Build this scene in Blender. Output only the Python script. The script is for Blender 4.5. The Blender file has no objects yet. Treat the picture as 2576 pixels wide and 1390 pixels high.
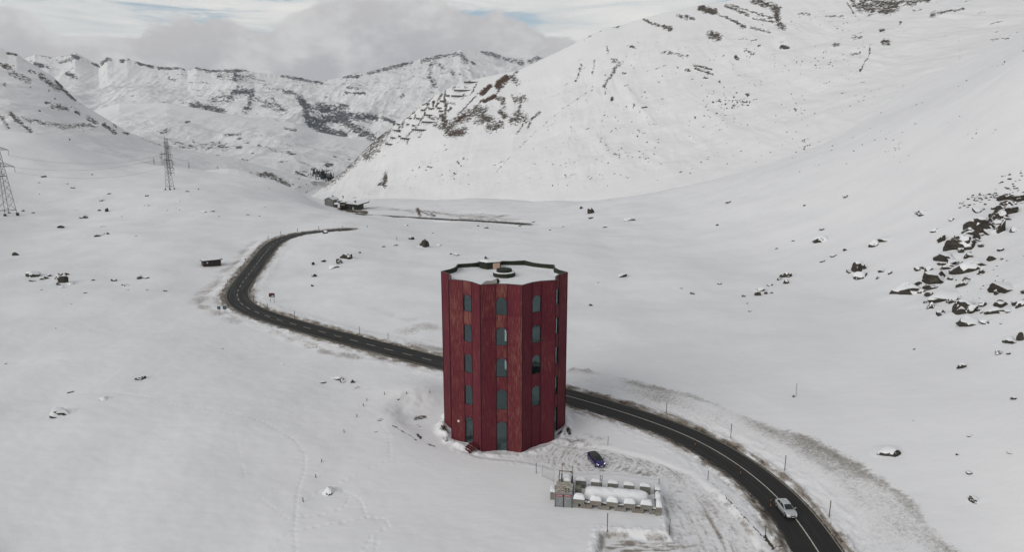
import bpy, math, random
import numpy as np
from mathutils import Vector, Matrix
rnd = random.Random(7)
sc = bpy.context.scene
COL = sc.collection
PI = math.pi
R = math.radians
# ------------------------------------------------------------------ camera model
F = 1717.0; W0 = 2576.0; CX = 1288.0; CY = 695.0
PITCH = R(12.21); CP = math.cos(PITCH); SP = math.sin(PITCH); HC = 54.2
def a_of(u, v):
    up = (CY - np.asarray(v, float)) / F
    return (np.asarray(u, float) - CX) / F / (CP + up * SP)
def t_of(v):
    up = (CY - np.asarray(v, float)) / F
    return (-SP + up * CP) / (CP + up * SP)
def proj(x, y, z):
    d = y * CP - (z - HC) * SP
    d = np.where(np.abs(d) < 1e-3, 1e-3, d)
    return CX + F * x / d, CY - F * (y * SP + (z - HC) * CP) / d, d
# photo details are noted in enlarged crops; these bring them to one frame
def zc(ox, oy, k):
    return lambda X, Y: ((ox + X / k) * 0.66788, (oy + Y / k) * 0.66788)
Z1 = zc(0, 0, 1.9815); Z2 = zc(1200, 0, 1.9815); Z3 = zc(2500, 0, 1.8983); Z4 = zc(0, 650, 1.9815)
Z5 = zc(1100, 650, 1.9815); Z6 = zc(2500, 650, 1.8983); Z7 = zc(0, 1350, 1.5153); Z8 = zc(2500, 1350, 1.8983)
ZB = zc(1380, 270, 4.2117); ZE = zc(2000, 1680, 3.466); ZS = zc(740, 950, 4.964); ZT = zc(1600, 940, 1.7367)
ZR = zc(1640, 960, 4.6327); ZH = zc(1180, 720, 8.05)
# ------------------------------------------------------------------ noise
_rs = np.random.RandomState(11)
_perm = _rs.permutation(512)
_perm = np.concatenate([_perm, _perm, _perm])
_ang = _rs.rand(512) * 2 * np.pi
_gx = np.cos(_ang).astype(np.float32); _gy = np.sin(_ang).astype(np.float32)
def perlin(x, y, seed=0):
    x = np.asarray(x, np.float64) + seed * 17.13; y = np.asarray(y, np.float64) - seed * 9.71
    xi = np.floor(x).astype(np.int64); yi = np.floor(y).astype(np.int64)
    fx = x - xi; fy = y - yi
    xi &= 511; yi &= 511
    def g(ix, iy, dx, dy):
        h = _perm[(_perm[ix & 511] + iy) & 511]
        return _gx[h] * dx + _gy[h] * dy
    sx = fx * fx * fx * (fx * (fx * 6 - 15) + 10); sy = fy * fy * fy * (fy * (fy * 6 - 15) + 10)
    n0 = g(xi, yi, fx, fy) * (1 - sx) + g(xi + 1, yi, fx - 1, fy) * sx
    n1 = g(xi, yi + 1, fx, fy - 1) * (1 - sx) + g(xi + 1, yi + 1, fx - 1, fy - 1) * sx
    return (n0 * (1 - sy) + n1 * sy) * 1.5
def fbm(x, y, octv=4, seed=0, gain=.5, lac=2.03):
    s = 0; a = 1; t = 0
    for i in range(octv):
        s = s + a * perlin(x, y, seed + i); t += a; a *= gain
        x = np.asarray(x) * lac; y = np.asarray(y) * lac
    return s / t * 1.4
def ridged(x, y, octv=4, seed=0):
    s = 0; a = 1; t = 0
    for i in range(octv):
        s = s + a * (1 - 2 * np.abs(perlin(x, y, seed + i))); t += a; a *= .5
        x = np.asarray(x) * 2.1; y = np.asarray(y) * 2.1
    return s / t
def sstep(a, b, x):
    t = np.clip((x - a) / (b - a), 0, 1); return t * t * (3 - 2 * t)
# ------------------------------------------------------------------ object helpers
def tag(o, label=None, cat=None, group=None, kind=None):
    if label: o['label'] = label
    if cat: o['category'] = cat
    if group: o['group'] = group
    if kind: o['kind'] = kind
    return o
def link(o, parent=None):
    COL.objects.link(o)
    if parent is not None: o.parent = parent
    return o
def empty(name, loc, rz=0, label=None, cat=None, group=None):
    o = bpy.data.objects.new(name, None); COL.objects.link(o)
    o.location = loc; o.rotation_euler = (0, 0, rz); o.empty_display_size = .3
    return tag(o, label, cat, group)
def copy_tree(o, parent=None):
    c = o.copy(); COL.objects.link(c)
    if parent is not None: c.parent = parent
    for ch in list(o.children): copy_tree(ch, c)
    return c
def mesh_np(name, V, Q, mat=None, smooth=True, attrs=None, parent=None):
    me = bpy.data.meshes.new(name)
    V = np.ascontiguousarray(V, np.float32); Q = np.ascontiguousarray(Q, np.int32)
    n, k = Q.shape
    me.vertices.add(len(V)); me.vertices.foreach_set('co', V.ravel())
    me.loops.add(n * k); me.loops.foreach_set('vertex_index', Q.ravel())
    me.polygons.add(n); me.polygons.foreach_set('loop_start', np.arange(0, n * k, k, dtype=np.int32))
    me.polygons.foreach_set('loop_total', np.full(n, k, np.int32))
    if smooth: me.polygons.foreach_set('use_smooth', np.ones(n, bool))
    me.update(calc_edges=True)
    for an, av in (attrs or {}).items():
        at = me.attributes.new(an, 'FLOAT', 'POINT'); at.data.foreach_set('value', np.ascontiguousarray(av, np.float32).ravel())
    if mat: me.materials.append(mat)
    o = bpy.data.objects.new(name, me)
    return link(o, parent)
def grid_faces(nr, nc):
    i = np.arange(nr - 1)[:, None] * nc + np.arange(nc - 1)[None, :]
    return np.stack([i, i + 1, i + nc + 1, i + nc], -1).reshape(-1, 4)
class MB:
    def __init__(s): s.v = []; s.f = []; s.mi = []; s.uv = None
    def add(s, vs, fs, m=0):
        b = len(s.v); s.v += [tuple(p) for p in vs]; s.f += [tuple(b + i for i in f) for f in fs]; s.mi += [m] * len(fs); return s
    def box(s, c, d, rz=0, m=0, taper=1.0, rx=0, ry=0):
        M = Matrix.Translation(c) @ Matrix.Rotation(rz, 4, 'Z') @ Matrix.Rotation(ry, 4, 'Y') @ Matrix.Rotation(rx, 4, 'X')
        x, y, z = d[0] / 2, d[1] / 2, d[2] / 2
        vs = [M @ Vector(p) for p in ((-x, -y, -z), (x, -y, -z), (x, y, -z), (-x, y, -z), (-x * taper, -y * taper, z), (x * taper, -y * taper, z), (x * taper, y * taper, z), (-x * taper, y * taper, z))]
        return s.add(vs, [(3, 2, 1, 0), (4, 5, 6, 7), (0, 1, 5, 4), (1, 2, 6, 5), (2, 3, 7, 6), (3, 0, 4, 7)], m)
    def bbox(s, c, d, b=.03, rz=0, m=0):
        # box with chamfered vertical and top edges
        M = Matrix.Translation(c) @ Matrix.Rotation(rz, 4, 'Z')
        x, y, z = d[0] / 2, d[1] / 2, d[2] / 2
        def ring(e, zz): return [(-x + e, -y + b + e * .0, zz), (-x + b + e * .0, -y + e, zz), (x - b, -y + e, zz), (x - e, -y + b, zz), (x - e, y - b, zz), (x - b, y - e, zz), (-x + b, y - e, zz), (-x + e, y - b, zz)]
        rs = [ring(b * .7, -z), ring(0, -z + b), ring(0, z - b), ring(b * .7, z)]
        vs = [M @ Vector(p) for r_ in rs for p in r_]
        fs = [tuple(range(7, -1, -1)), tuple(range(24, 32))]
        for k in range(3):
            for i in range(8): fs.append((k * 8 + i, k * 8 + (i + 1) % 8, (k + 1) * 8 + (i + 1) % 8, (k + 1) * 8 + i))
        return s.add(vs, fs, m)
    def bar(s, a, b, r=.05, n=4, r2=None, m=0, caps=True):
        a = Vector(a); b = Vector(b); r2 = r if r2 is None else r2
        d = (b - a)
        if d.length < 1e-6: return s
        d.normalize(); q = d.orthogonal().normalized(); w = d.cross(q)
        vs = []
        for p, rr in ((a, r), (b, r2)):
            for i in range(n):
                an = 2 * PI * (i + .5) / n; vs.append(p + (q * math.cos(an) + w * math.sin(an)) * rr)
        fs = [(i, (i + 1) % n, n + (i + 1) % n, n + i) for i in range(n)]
        if caps: fs += [tuple(range(n - 1, -1, -1)), tuple(range(n, 2 * n))]
        return s.add(vs, fs, m)
    def path(s, pts, r=.05, n=6, m=0):
        for i in range(len(pts) - 1): s.bar(pts[i], pts[i + 1], r, n, m=m)
        return s
    def lathe(s, prof, c=(0, 0, 0), n=16, m=0, axis='Z'):
        vs = []
        for r_, z in prof:
            for i in range(n):
                an = 2 * PI * i / n
                p = (r_ * math.cos(an), r_ * math.sin(an), z)
                if axis == 'Y': p = (p[0], p[2], p[1])
                if axis == 'X': p = (p[2], p[0], p[1])
                vs.append((p[0] + c[0], p[1] + c[1], p[2] + c[2]))
        fs = []
        for k in range(len(prof) - 1):
            for i in range(n): fs.append((k * n + i, k * n + (i + 1) % n, (k + 1) * n + (i + 1) % n, (k + 1) * n + i))
        fs += [tuple(range(n - 1, -1, -1)), tuple(range((len(prof) - 1) * n, len(prof) * n))]
        return s.add(vs, fs, m)
    def prism(s, poly, a, b, m=0):
        # poly: list of points; extruded by vector a->b
        n = len(poly); a = Vector(a); b = Vector(b)
        vs = [Vector(p) + a for p in poly] + [Vector(p) + b for p in poly]
        fs = [tuple(range(n - 1, -1, -1)), tuple(range(n, 2 * n))] + [(i, (i + 1) % n, n + (i + 1) % n, n + i) for i in range(n)]
        return s.add(vs, fs, m)
    def build(s, name, mats, parent=None, smooth=False, loc=None, rz=0):
        me = bpy.data.meshes.new(name)
        me.from_pydata(s.v, [], s.f)
        if not isinstance(mats, (list, tuple)): mats = [mats]
        for m in mats: me.materials.append(m)
        for p, i in zip(me.polygons, s.mi): p.material_index = i; p.use_smooth = smooth
        me.update()
        import bmesh
        bm = bmesh.new(); bm.from_mesh(me); bmesh.ops.recalc_face_normals(bm, faces=bm.faces); bm.to_mesh(me); bm.free()
        o = bpy.data.objects.new(name, me); link(o, parent)
        if loc is not None: o.location = loc
        if rz: o.rotation_euler = (0, 0, rz)
        return o
# ------------------------------------------------------------------ materials
class NT:
    def __init__(s, m): s.t = m.node_tree; s.t.nodes.clear()
    def n(s, typ, **kw):
        nd = s.t.nodes.new(typ)
        for k, v in kw.items():
            if k == 'inp':
                for a, b in v.items():
                    if hasattr(b, 'is_output') or isinstance(b, bpy.types.NodeSocket): s.t.links.new(b, nd.inputs[a])
                    else: nd.inputs[a].default_value = b
            else: setattr(nd, k, v)
        return nd
    def math(s, op, a, b=None, c=None, clamp=False):
        nd = s.t.nodes.new('ShaderNodeMath'); nd.operation = op; nd.use_clamp = clamp
        for i, x in enumerate((a, b, c)):
            if x is None: continue
            if isinstance(x, bpy.types.NodeSocket): s.t.links.new(x, nd.inputs[i])
            else: nd.inputs[i].default_value = x
        return nd.outputs[0]
    def mix(s, f, a, b):
        nd = s.t.nodes.new('ShaderNodeMix'); nd.data_type = 'RGBA'
        for k, x in ((0, f), (6, a), (7, b)):
            if isinstance(x, bpy.types.NodeSocket): s.t.links.new(x, nd.inputs[k])
            else: nd.inputs[k].default_value = (x if k == 0 else (*x, 1) if len(x) == 3 else x)
        return nd.outputs[2]
    def noise(s, vec, scale, detail=4, rough=.55, dist=0):
        nd = s.n('ShaderNodeTexNoise', inp={'Scale': scale, 'Detail': detail, 'Roughness': rough, 'Distortion': dist})
        if vec is not None: s.t.links.new(vec, nd.inputs['Vector'])
        return nd.outputs[0]
    def smooth(s, x, a, b, to0=0., to1=1.):
        nd = s.n('ShaderNodeMapRange', interpolation_type='SMOOTHSTEP', inp={0: x, 1: a, 2: b, 3: to0, 4: to1}); return nd.outputs[0]
    def mapv(s, vec, scale=(1, 1, 1), rot=(0, 0, 0)):
        nd = s.n('ShaderNodeMapping', inp={'Vector': vec, 'Scale': scale, 'Rotation': rot}); return nd.outputs[0]
    def attr(s, name):
        return s.n('ShaderNodeAttribute', attribute_name=name).outputs['Fac']
    def out(s, col, rough=.8, bump=None, bstr=.3, bdist=.05, spec=.3, metal=0., **extra):
        b = s.n('ShaderNodeBsdfPrincipled')
        def put(k, v):
            if isinstance(v, bpy.types.NodeSocket): s.t.links.new(v, b.inputs[k])
            else: b.inputs[k].default_value = v if not (isinstance(v, tuple) and len(v) == 3) else (*v, 1)
        put('Base Color', col); put('Roughness', rough); put('Specular IOR Level', spec); put('Metallic', metal)
        for k, v in extra.items(): put(k.replace('_', ' '), v)
        if bump is not None:
            bn = s.n('ShaderNodeBump', inp={'Strength': bstr, 'Distance': bdist, 'Height': bump}); s.t.links.new(bn.outputs[0], b.inputs['Normal'])
        o = s.n('ShaderNodeOutputMaterial'); s.t.links.new(b.outputs[0], o.inputs[0]); return b
def newmat(name):
    m = bpy.data.materials.new(name); m.use_nodes = True; return m, NT(m)
def simple(name, col, rough=.7, var=.2, scale=2., bump=.2, bdist=.02, metal=0., spec=.3, coat=0., stretch=(1, 1, 1)):
    m, t = newmat(name)
    co = t.mapv(t.n('ShaderNodeTexCoord').outputs['Object'], stretch)
    n = t.noise(co, scale, 5)
    c = t.mix(t.smooth(n, .3, .7), tuple(x * (1 - var) for x in col), tuple(min(1, x * (1 + var)) for x in col))
    t.out(c, rough, t.noise(co, scale * 6, 3), bump, bdist, spec, metal, **({'Coat Weight': coat} if coat else {}))
    return m
M = {}
SNOW = (.80, .81, .83)
# ------------------------------------------------------------------ terrain: base shape from survey points (u, v, height)
SURV = [(0,1390,-1),(600,1390,-1),(1288,1390,-.4),(1700,1390,-.4),(2062,1390,-.8),(2576,1390,1.5),(0,1150,2),(400,1150,1.5),(800,1150,.6),
 (1260,1137,0),(1500,1160,0),(1530,1290,-.2),(1976,1264,-.5),(1722,1090,0),(1540,1027,.5),(2240,1140,3),(2576,1140,7),(1422,999,.8),
 (1260,950,1),(1111,915,1.2),(900,860,1.5),(727,813,1.8),(615,775,2),(593,740,2.2),(623,695,2.6),(662,644,3.2),(700,605,3.8),(776,585,4.4),(865,579,4.8),
 (20,540,6),(425,478,13),(200,480,12),(0,430,24),(0,700,3),(300,700,3),(300,600,4.5),(0,900,2.5),(400,900,2),(700,950,1.4),
 (1100,600,2),(1100,560,-6),(1330,566,-5),(950,543,-16),(1100,551,-11),(1400,600,1.5),(1400,700,1),(1700,800,1.5),(1700,600,3),(1700,520,7.4),
 (2200,700,8.5),(2000,700,4.5),(2240,900,6),(2000,850,3.5)]
SURVY = [  # (u, v, depth): crests seen against what lies behind
 (0,327,640),(77,334,640),(182,372,620),(286,411,620),(337,421,630),(388,417,650),(452,424,640),(539,440,620),(624,454,570),(661,474,540),(701,496,520),(758,512,490),(809,531,455),(856,543,420),(900,550,395),
 (1480,516,480),(1600,498,480),(1740,464,480),(1899,422,460),(2022,391,436),(2162,340,402),(2300,290,372),(2450,220,346),(2576,150,326),(2700,90,314),(2576,700,158),(2430,700,178),(2576,500,222),(2430,560,214),(2576,900,122),(2300,450,282),(2576,350,258),(2000,500,338),(2000,600,285),

 (780,519,600),(826,522.5,628),(870,533,600),(905,541.5,560),(868,524,640),(820,517,720),(937,499,760),(1040,507,720),(1188,499,660),(1276,513,610),(1360,508,560),(1430,521,510)]
HID = [(-.72,900,20),(-.6,900,5),(-.45,900,-20),(-.36,750,-5),(-.27,720,-25),(-.235,560,-17),(-.2,1100,-85),(-.3,1150,-90),(-.05,1000,-75),(.05,900,-40),(.12,720,-25),(.2,680,-18),(.3,680,-5),(.4,680,5),(.5,560,60),(.62,520,85),(.74,480,115),(.5,700,80),(.74,620,140),
 (-.72,1600,-20),(-.4,1600,-130),(-.25,1600,-140),(0,1700,-140),(.4,1500,-40),(.75,1400,0),(-.3,600,-1),(.9,45,2),(-.9,45,-2),(0,45,-1)]
_c = []
for u, v, z in SURV:
    t = float(t_of(v)); Y = (z - HC) / t; _c.append((float(a_of(u, v)), math.log(Y), z))
for u, v, Y in SURVY:
    _c.append((float(a_of(u, v)), math.log(Y), HC + Y * float(t_of(v))))
for a, Y, z in HID: _c.append((a, math.log(Y), z))
_c = np.array(_c)
KA, KL = 2.6, 1.6
_px = _c[:, 0] * KA; _py = _c[:, 1] * KL
def _U(r2): return np.where(r2 > 1e-12, r2 * np.log(np.maximum(r2, 1e-12)), 0)
def _tps_fit(z, lam=2e-3):
    n = len(z); r2 = (_px[:, None] - _px) ** 2 + (_py[:, None] - _py) ** 2
    Kx = _U(r2) + lam * np.eye(n); P = np.stack([np.ones(n), _px, _py], 1)
    A = np.zeros((n + 3, n + 3)); A[:n, :n] = Kx; A[:n, n:] = P; A[n:, :n] = P.T
    return np.linalg.solve(A, np.concatenate([z, np.zeros(3)]))
_w = _tps_fit(_c[:, 2])
def base_z(x, y):
    Y = np.clip(y, 45, 1700); a = np.clip(x / Y, -.92, .92); L = np.log(Y) * KL; a = a * KA
    z = _w[-3] + _w[-2] * a + _w[-1] * L
    for i in range(len(_px)):
        z = z + _w[i] * _U((a - _px[i]) ** 2 + (L - _py[i]) ** 2)
    return z
TX, TY = -1.385, 118.6          # tower axis
def und(x, y):
    k = np.clip(.6 + np.hypot(x, y) / 900, 0, .9) * (1 - .45 * sstep(.25, .55, x / np.maximum(y, 60)))
    flat = np.exp(-(((x - TX - 9) / 24) ** 2 + ((y - TY + 12) / 22) ** 2))
    return k * (1 - flat) * (2.1 * fbm(x / 62, y / 62, 2, 1) + .75 * fbm(x / 27, y / 27, 2, 9) + .24 * fbm(x / 13, y / 17, 3, 5) + .07 * fbm(x / 3.2 + .3 * y / 3.2, y / 2.1, 2, 6) * sstep(330, 120, y)) 
def bz(x, y): return base_z(x, y) + und(x, y)
def hit0(u, v, fn, n=500):
    u = np.atleast_1d(np.asarray(u, float)); v = np.atleast_1d(np.asarray(v, float))
    a = a_of(u, v); t = t_of(v)
    Ys = np.exp(np.linspace(math.log(50), math.log(1500), n))
    zz = fn(a[:, None] * Ys, np.repeat(Ys[None], len(u), 0)) - (HC + t[:, None] * Ys)
    k = np.argmax(zz > 0, 1); k = np.where((zz > 0).any(1), np.maximum(k, 1), n - 1)
    i = np.arange(len(u)); z0 = zz[i, k - 1]; z1 = zz[i, k]
    f = np.clip(-z0 / np.where(np.abs(z1 - z0) < 1e-9, 1, z1 - z0), 0, 1)
    return a, t, Ys[k - 1] + f * (Ys[k] - Ys[k - 1])
# ------------------------------------------------------------------ road centre lines
RP1 = [(2120,1500),(2098,1455),(2062.4,1390),(2039.5,1348.8),(2011.4,1306.5),(1976,1264),(1934,1223.8),(1881,1183.4),(1828,1146.4),(1775.6,1114.7),(1722.8,1090),(1670,1072.5),(1620,1055),(1560,1035),(1500,1016),(1469.6,1006.8),(1422.6,996),
 (1330,970),(1220,941),(1111,914),(1038,896),(1004,887.5),(967.5,877.6),(928.7,868),(895,859),(859.6,849.5),(825.8,840.5),(792,831),(758.6,822),(726.7,813),(679.5,799.5),(643.4,787),(615.4,774),(597.8,759.6),(592.8,746),(595.8,732.6),(604.6,719),(613.7,706.7),(623,695),(631.5,683.7),(640,673),(647.4,662.8),(654.8,653.4),(662,644.3),(667.6,635.5),(673.7,627.4),(680,620.3),(689,612.3),(699,605.5),(714.8,598.4),(741.8,591.5),(775.5,585.5),(809,581.7),(836.2,580),(865,578.6),(885,577.6)]
RP2 = [(1322,563.8),(1260,560),(1200,556.5),(1140,553.5),(1080,550.5),(1030,547.5),(985,545),(945,542.6),(915,540.9),(898,539.8)]
def centreline(pts, sub):
    p = np.array(pts, float); a, t, Y = hit0(p[:, 0], p[:, 1], lambda x, y: base_z(x, y))
    P = np.stack([a * Y, Y], 1)
    # smooth resample
    for _ in range(sub):
        d = np.r_[0, np.cumsum(np.hypot(*np.diff(P, axis=0).T))]
        s = np.linspace(0, d[-1], int(d[-1] / 1.5) + 2)
        P = np.stack([np.interp(s, d, P[:, 0]), np.interp(s, d, P[:, 1])], 1)
        k = np.ones(9) / 9; Pp = np.pad(P, ((4, 4), (0, 0)), 'reflect', reflect_type='odd')
        P = np.stack([np.convolve(Pp[:, i], k, 'valid') for i in (0, 1)], 1)
    z = base_z(P[:, 0], P[:, 1]); kk = np.ones(21) / 21
    z = np.convolve(np.pad(z, 10, 'edge'), kk, 'valid')
    T = np.gradient(P, axis=0); T /= np.linalg.norm(T, axis=1)[:, None]
    d = np.r_[0, np.cumsum(np.hypot(*np.diff(P, axis=0).T))]
    return dict(P=P, z=z, T=T, N=np.stack([T[:, 1], -T[:, 0]], 1), s=d)   # N points to the right of travel
ROAD = centreline(RP1, 3); ROAD2 = centreline(RP2, 2)
RW = 3.55
def road_near(x, y, rd, maxd=34.):
    """signed distance (right of travel +), arc length, road height for points near the road"""
    sh = x.shape; x = x.ravel(); y = y.ravel()
    D = np.full(x.shape, 1e3); S = np.zeros(x.shape); Zr = np.zeros(x.shape)
    P, T, N = rd['P'], rd['T'], rd['N']
    lo = P.min(0) - maxd; hi = P.max(0) + maxd
    ids = np.nonzero((x > lo[0]) & (x < hi[0]) & (y > lo[1]) & (y < hi[1]))[0]
    for c0 in range(0, len(ids), 60000):
        ii = ids[c0:c0 + 60000]; dx = x[ii]; dy = y[ii]
        best = np.full(len(ii), 1e9); bi = np.zeros(len(ii), int)
        for b in range(0, len(P), 2):
            d2 = (dx - P[b, 0]) ** 2 + (dy - P[b, 1]) ** 2
            m = d2 < best; best[m] = d2[m]; bi[m] = b
        rx = dx - P[bi, 0]; ry = dy - P[bi, 1]
        al = rx * T[bi, 0] + ry * T[bi, 1]; sd = rx * N[bi, 0] + ry * N[bi, 1]
        endm = ((bi <= 1) & (al < -1)) | ((bi >= len(P) - 3) & (al > 1))
        dd = np.where(endm, np.sign(sd + 1e-9) * np.hypot(sd, al), sd)
        s = rd['s'][bi] + al
        D[ii] = dd; S[ii] = s; Zr[ii] = np.interp(s, rd['s'], rd['z'])
    return D.reshape(sh), S.reshape(sh), Zr.reshape(sh)
def poly_sd(x, y, poly):
    """signed distance to a closed polygon, positive inside"""
    d = np.full(x.shape, 1e9); ins = np.zeros(x.shape, bool); n = len(poly)
    for i in range(n):
        ax, ay = poly[i]; bx, by = poly[(i + 1) % n]
        ex, ey = bx - ax, by - ay; wx = x - ax; wy = y - ay
        t = np.clip((wx * ex + wy * ey) / (ex * ex + ey * ey + 1e-9), 0, 1)
        d = np.minimum(d, (wx - ex * t) ** 2 + (wy - ey * t) ** 2)
        c = ((ay <= y) & (by > y)) | ((by <= y) & (ay > y))
        xi = ax + (y - ay) / (by - ay + 1e-12) * ex
        ins ^= c & (x < xi)
    d = np.sqrt(d); return np.where(ins, d, -d)
def wpoly(pts):
    p = np.array(pts, float); a, t, Y = hit0(p[:, 0], p[:, 1], lambda x, y: base_z(x, y)); return np.stack([a * Y, Y], 1)
PLOW = wpoly([(1150,1128),(1400,1112),(1530,1130),(1640,1160),(1740,1200),(1830,1275),(1885,1340),(1930,1420),(1930,1520),(1470,1520),(1506,1395),(1516,1340),(1600,1344),(1688,1354),(1682,1310),(1668,1240),(1664,1212),(1560,1196),(1440,1190),(1330,1165),(1200,1150)])
PITBANK = wpoly([(960,1035),(1010,1062),(1060,1097),(1110,1124),(1160,1142)])
PIT = wpoly([(985,1040),(1010,1015),(1060,1005),(1118,1020),(1125,1090),(1140,1130),(1110,1118),(1060,1092),(1015,1062)])
BUMP = wpoly([(1040,1012),(1085,1006)])
TRACKS = [(1.0, [Z7(*p) for p in [(460,215),(640,217),(860,255),(1000,297),(1240,330),(1500,385),(1680,470),(1740,540),(1740,620),(1700,720),(1685,850),(1680,980),(1690,1108)]]),
 (.5, [Z7(*p) for p in [(640,217),(860,240),(1000,285),(1240,318),(1400,350),(1530,395)]]),
 (.6, [Z7(*p) for p in [(1530,385),(1690,295),(1850,235),(2040,172),(2320,205),(2530,215)]]),
 (.6, [Z7(*p) for p in [(740,40),(640,110),(560,165),(460,215)]]),
 (.7, [Z7(*p) for p in [(1690,830),(1740,770),(1880,710),(2100,620),(2230,570),(2220,440),(2180,390)]]),
 (.9, [Z7(*p) for p in [(1690,880),(1800,880),(1960,830),(2000,760),(1930,730)]]),
 (.9, [Z7(*p) for p in [(1700,960),(1850,930),(2000,910),(2090,890),(2060,800),(2000,750)]]),
 (.9, [Z7(*p) for p in [(2090,890),(2200,900),(2220,950),(2120,980),(2100,1050),(2040,1108)]]),
 (.9, [Z7(*p) for p in [(2150,1010),(2150,1060),(2130,1108)]]),
 (.6, [Z7(*p) for p in [(1460,760),(1560,830),(1650,900)]]), (.6, [Z7(*p) for p in [(1460,1100),(1600,1010),(1670,960)]]),
 (.4, [Z7(*p) for p in [(1340,440),(1370,560),(1400,680)]]),
 (.35, [Z4(*p) for p in [(0,1362),(500,1310),(1000,1270),(1500,1252),(2000,1300),(2400,1310)]]),
 (.3, [Z8(*p) for p in [(1610,60),(1580,250),(1500,450),(1460,560)]]), (.3, [Z6(*p) for p in [(60,970),(600,1000),(1300,900)]])]
TRK = [(w, wpoly(p)) for w, p in TRACKS]
def seg_dist(x, y, P, maxd):
    d = np.full(x.shape, 1e3); s0 = 0; S = np.zeros(x.shape)
    for i in range(len(P) - 1):
        ax, ay = P[i]; bx, by = P[i + 1]; L = math.hypot(bx - ax, by - ay)
        m = (x > min(ax, bx) - maxd) & (x < max(ax, bx) + maxd) & (y > min(ay, by) - maxd) & (y < max(ay, by) + maxd)
        if m.any():
            xx = x[m] - ax; yy = y[m] - ay
            t = np.clip((xx * (bx - ax) + yy * (by - ay)) / (L * L + 1e-9), 0, 1)
            dd = np.hypot(xx - (bx - ax) * t, yy - (by - ay) * t)
            b = d[m]; sm = S[m]; k = dd < b; b[k] = dd[k]; sm[k] = s0 + t[k] * L; d[m] = b; S[m] = sm
        s0 += L
    return d, S
def gz(x, y, full=False):
    x = np.asarray(x, float); y = np.asarray(y, float); x, y = np.broadcast_arrays(x, y)
    z = base_z(x, y) + und(x, y)
    A = {}
    # hump and hollow left of the tower
    dt = np.hypot(x - TX, y - TY)
    hb = np.exp(-(((x - BUMP[:, 0].mean()) / 8.) ** 2 + ((y - BUMP[:, 1].mean() - 2) / 6) ** 2)); z = z + 1.7 * hb
    wx_ = 1.3 * fbm(x / 4.5, y / 4.5, 3, 61); wy_ = 1.3 * fbm(x / 4.5, y / 4.5, 3, 65); pit = poly_sd(x + wx_, y + wy_, PIT); z = z - 1.5 * sstep(-2.6, 4.2, pit)
    near = sstep(22, 13.5, dt)
    z = z * (1 - near) + near * (.0 + .18 * z)
    ang = np.arctan2(x - TX, -(y - TY))
    nb = fbm(ang * 5, dt * .25, 4, 31)
    ring = np.exp(-((dt - 11.6 - .5 * nb) / .8) ** 2) * np.clip(.45 + .9 * nb, .08, 2) * (1 + 1.3 * np.exp(-((np.abs(ang) - 1.25) / .3) ** 2) - .55 * np.exp(-(ang / .35) ** 2))
    z = z + ring * .75
    pl = poly_sd(x, y, PLOW); cut = sstep(-.7, .5, pl)
    fine = fbm(x / .8, y / .8, 3, 41)
    deep = sstep(100, 92, y)
    z = z - cut * (.22 + .55 * deep) + cut * .05 * fine + (.07 + .1 * deep) * np.exp(-((pl + .9) / .6) ** 2) * (.5 + fine)
    # roads
    for rd in (ROAD, ROAD2):
        d, s, zr = road_near(x, y, rd)
        ad = np.abs(d)
        k = sstep(11, RW + .7, ad); zz = z * (1 - k) + k * (zr - .02)
        n1 = fbm(s / 2.2, ad / 1.3, 4, 51)
        berm = np.exp(-((ad - RW - 1.3) / .6) ** 2) * (.30 + .38 * n1) + .18 * np.exp(-((ad - RW - 3.4) / 1.6) ** 2) * (1 + n1)
        zz = zz + berm * (.9 if rd is ROAD else .6)
        inside = sstep(RW + .45, RW + .05, ad); zz = zz * (1 - inside) + inside * (zr - .16)
        m = ad < 24
        z = np.where(m, zz, z)
        if rd is ROAD: A['rd'] = d; A['rs'] = s
        else: A['rd2'] = d; A['rs2'] = s
    if full: A['pl'] = pl; A['pit'] = pit; A['dt'] = dt; A['ang'] = ang; A['fine'] = fine; A['hb'] = hb; A['ring'] = ring
    return (z, A) if full else z
def hits(pts, it=10):
    """points of the finished snow surface seen at the given places of the photo"""
    p = np.array(pts, float); a, t, Y = hit0(p[:, 0], p[:, 1], bz)
    for _ in range(it):
        z = gz(a * Y, Y); Yn = (z - HC) / t; Yn = np.where((Yn > 30) & (Yn < 1600), Yn, Y); Y = .5 * Y + .5 * np.clip(Yn, Y * .93, Y * 1.07)
    z = gz(a * Y, Y)
    return np.stack([a * Y, Y, z], 1)
def at(u, v): return Vector(hits([(u, v)])[0])
def mpp(p):  # metres per photo pixel at a point
    return (p[1] * CP - (p[2] - HC) * SP) / F
# ------------------------------------------------------------------ strokes of bare rock / soil on the slopes
def stroke_mask(u, v, strokes, wob=1.0, seed=3):
    m = np.zeros(u.shape)
    nu = u + 3.0 * wob * fbm(u / 9, v / 9, 3, seed); nv = v + 3.0 * wob * fbm(u / 9, v / 9, 3, seed + 7)
    for pts, w, st in strokes:
        for i in range(len(pts) - 1) if len(pts) > 1 else [0]:
            ax, ay = pts[i]; bx, by = pts[min(i + 1, len(pts) - 1)]
            q = (u > min(ax, bx) - w * 2 - 6) & (u < max(ax, bx) + w * 2 + 6) & (v > min(ay, by) - w * 2 - 6) & (v < max(ay, by) + w * 2 + 6)
            if not q.any(): continue
            xx = nu[q] - ax; yy = nv[q] - ay; ex = bx - ax; ey = by - ay
            t = np.clip((xx * ex + yy * ey) / (ex * ex + ey * ey + 1e-6), 0, 1)
            d = np.hypot(xx - ex * t, yy - ey * t)
            m[q] = np.maximum(m[q], st * np.clip(1.25 - d / w, 0, 1))
    return m
def S(fn, pts, w, st=1.0): return ([fn(*p) for p in pts], w, st)
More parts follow.
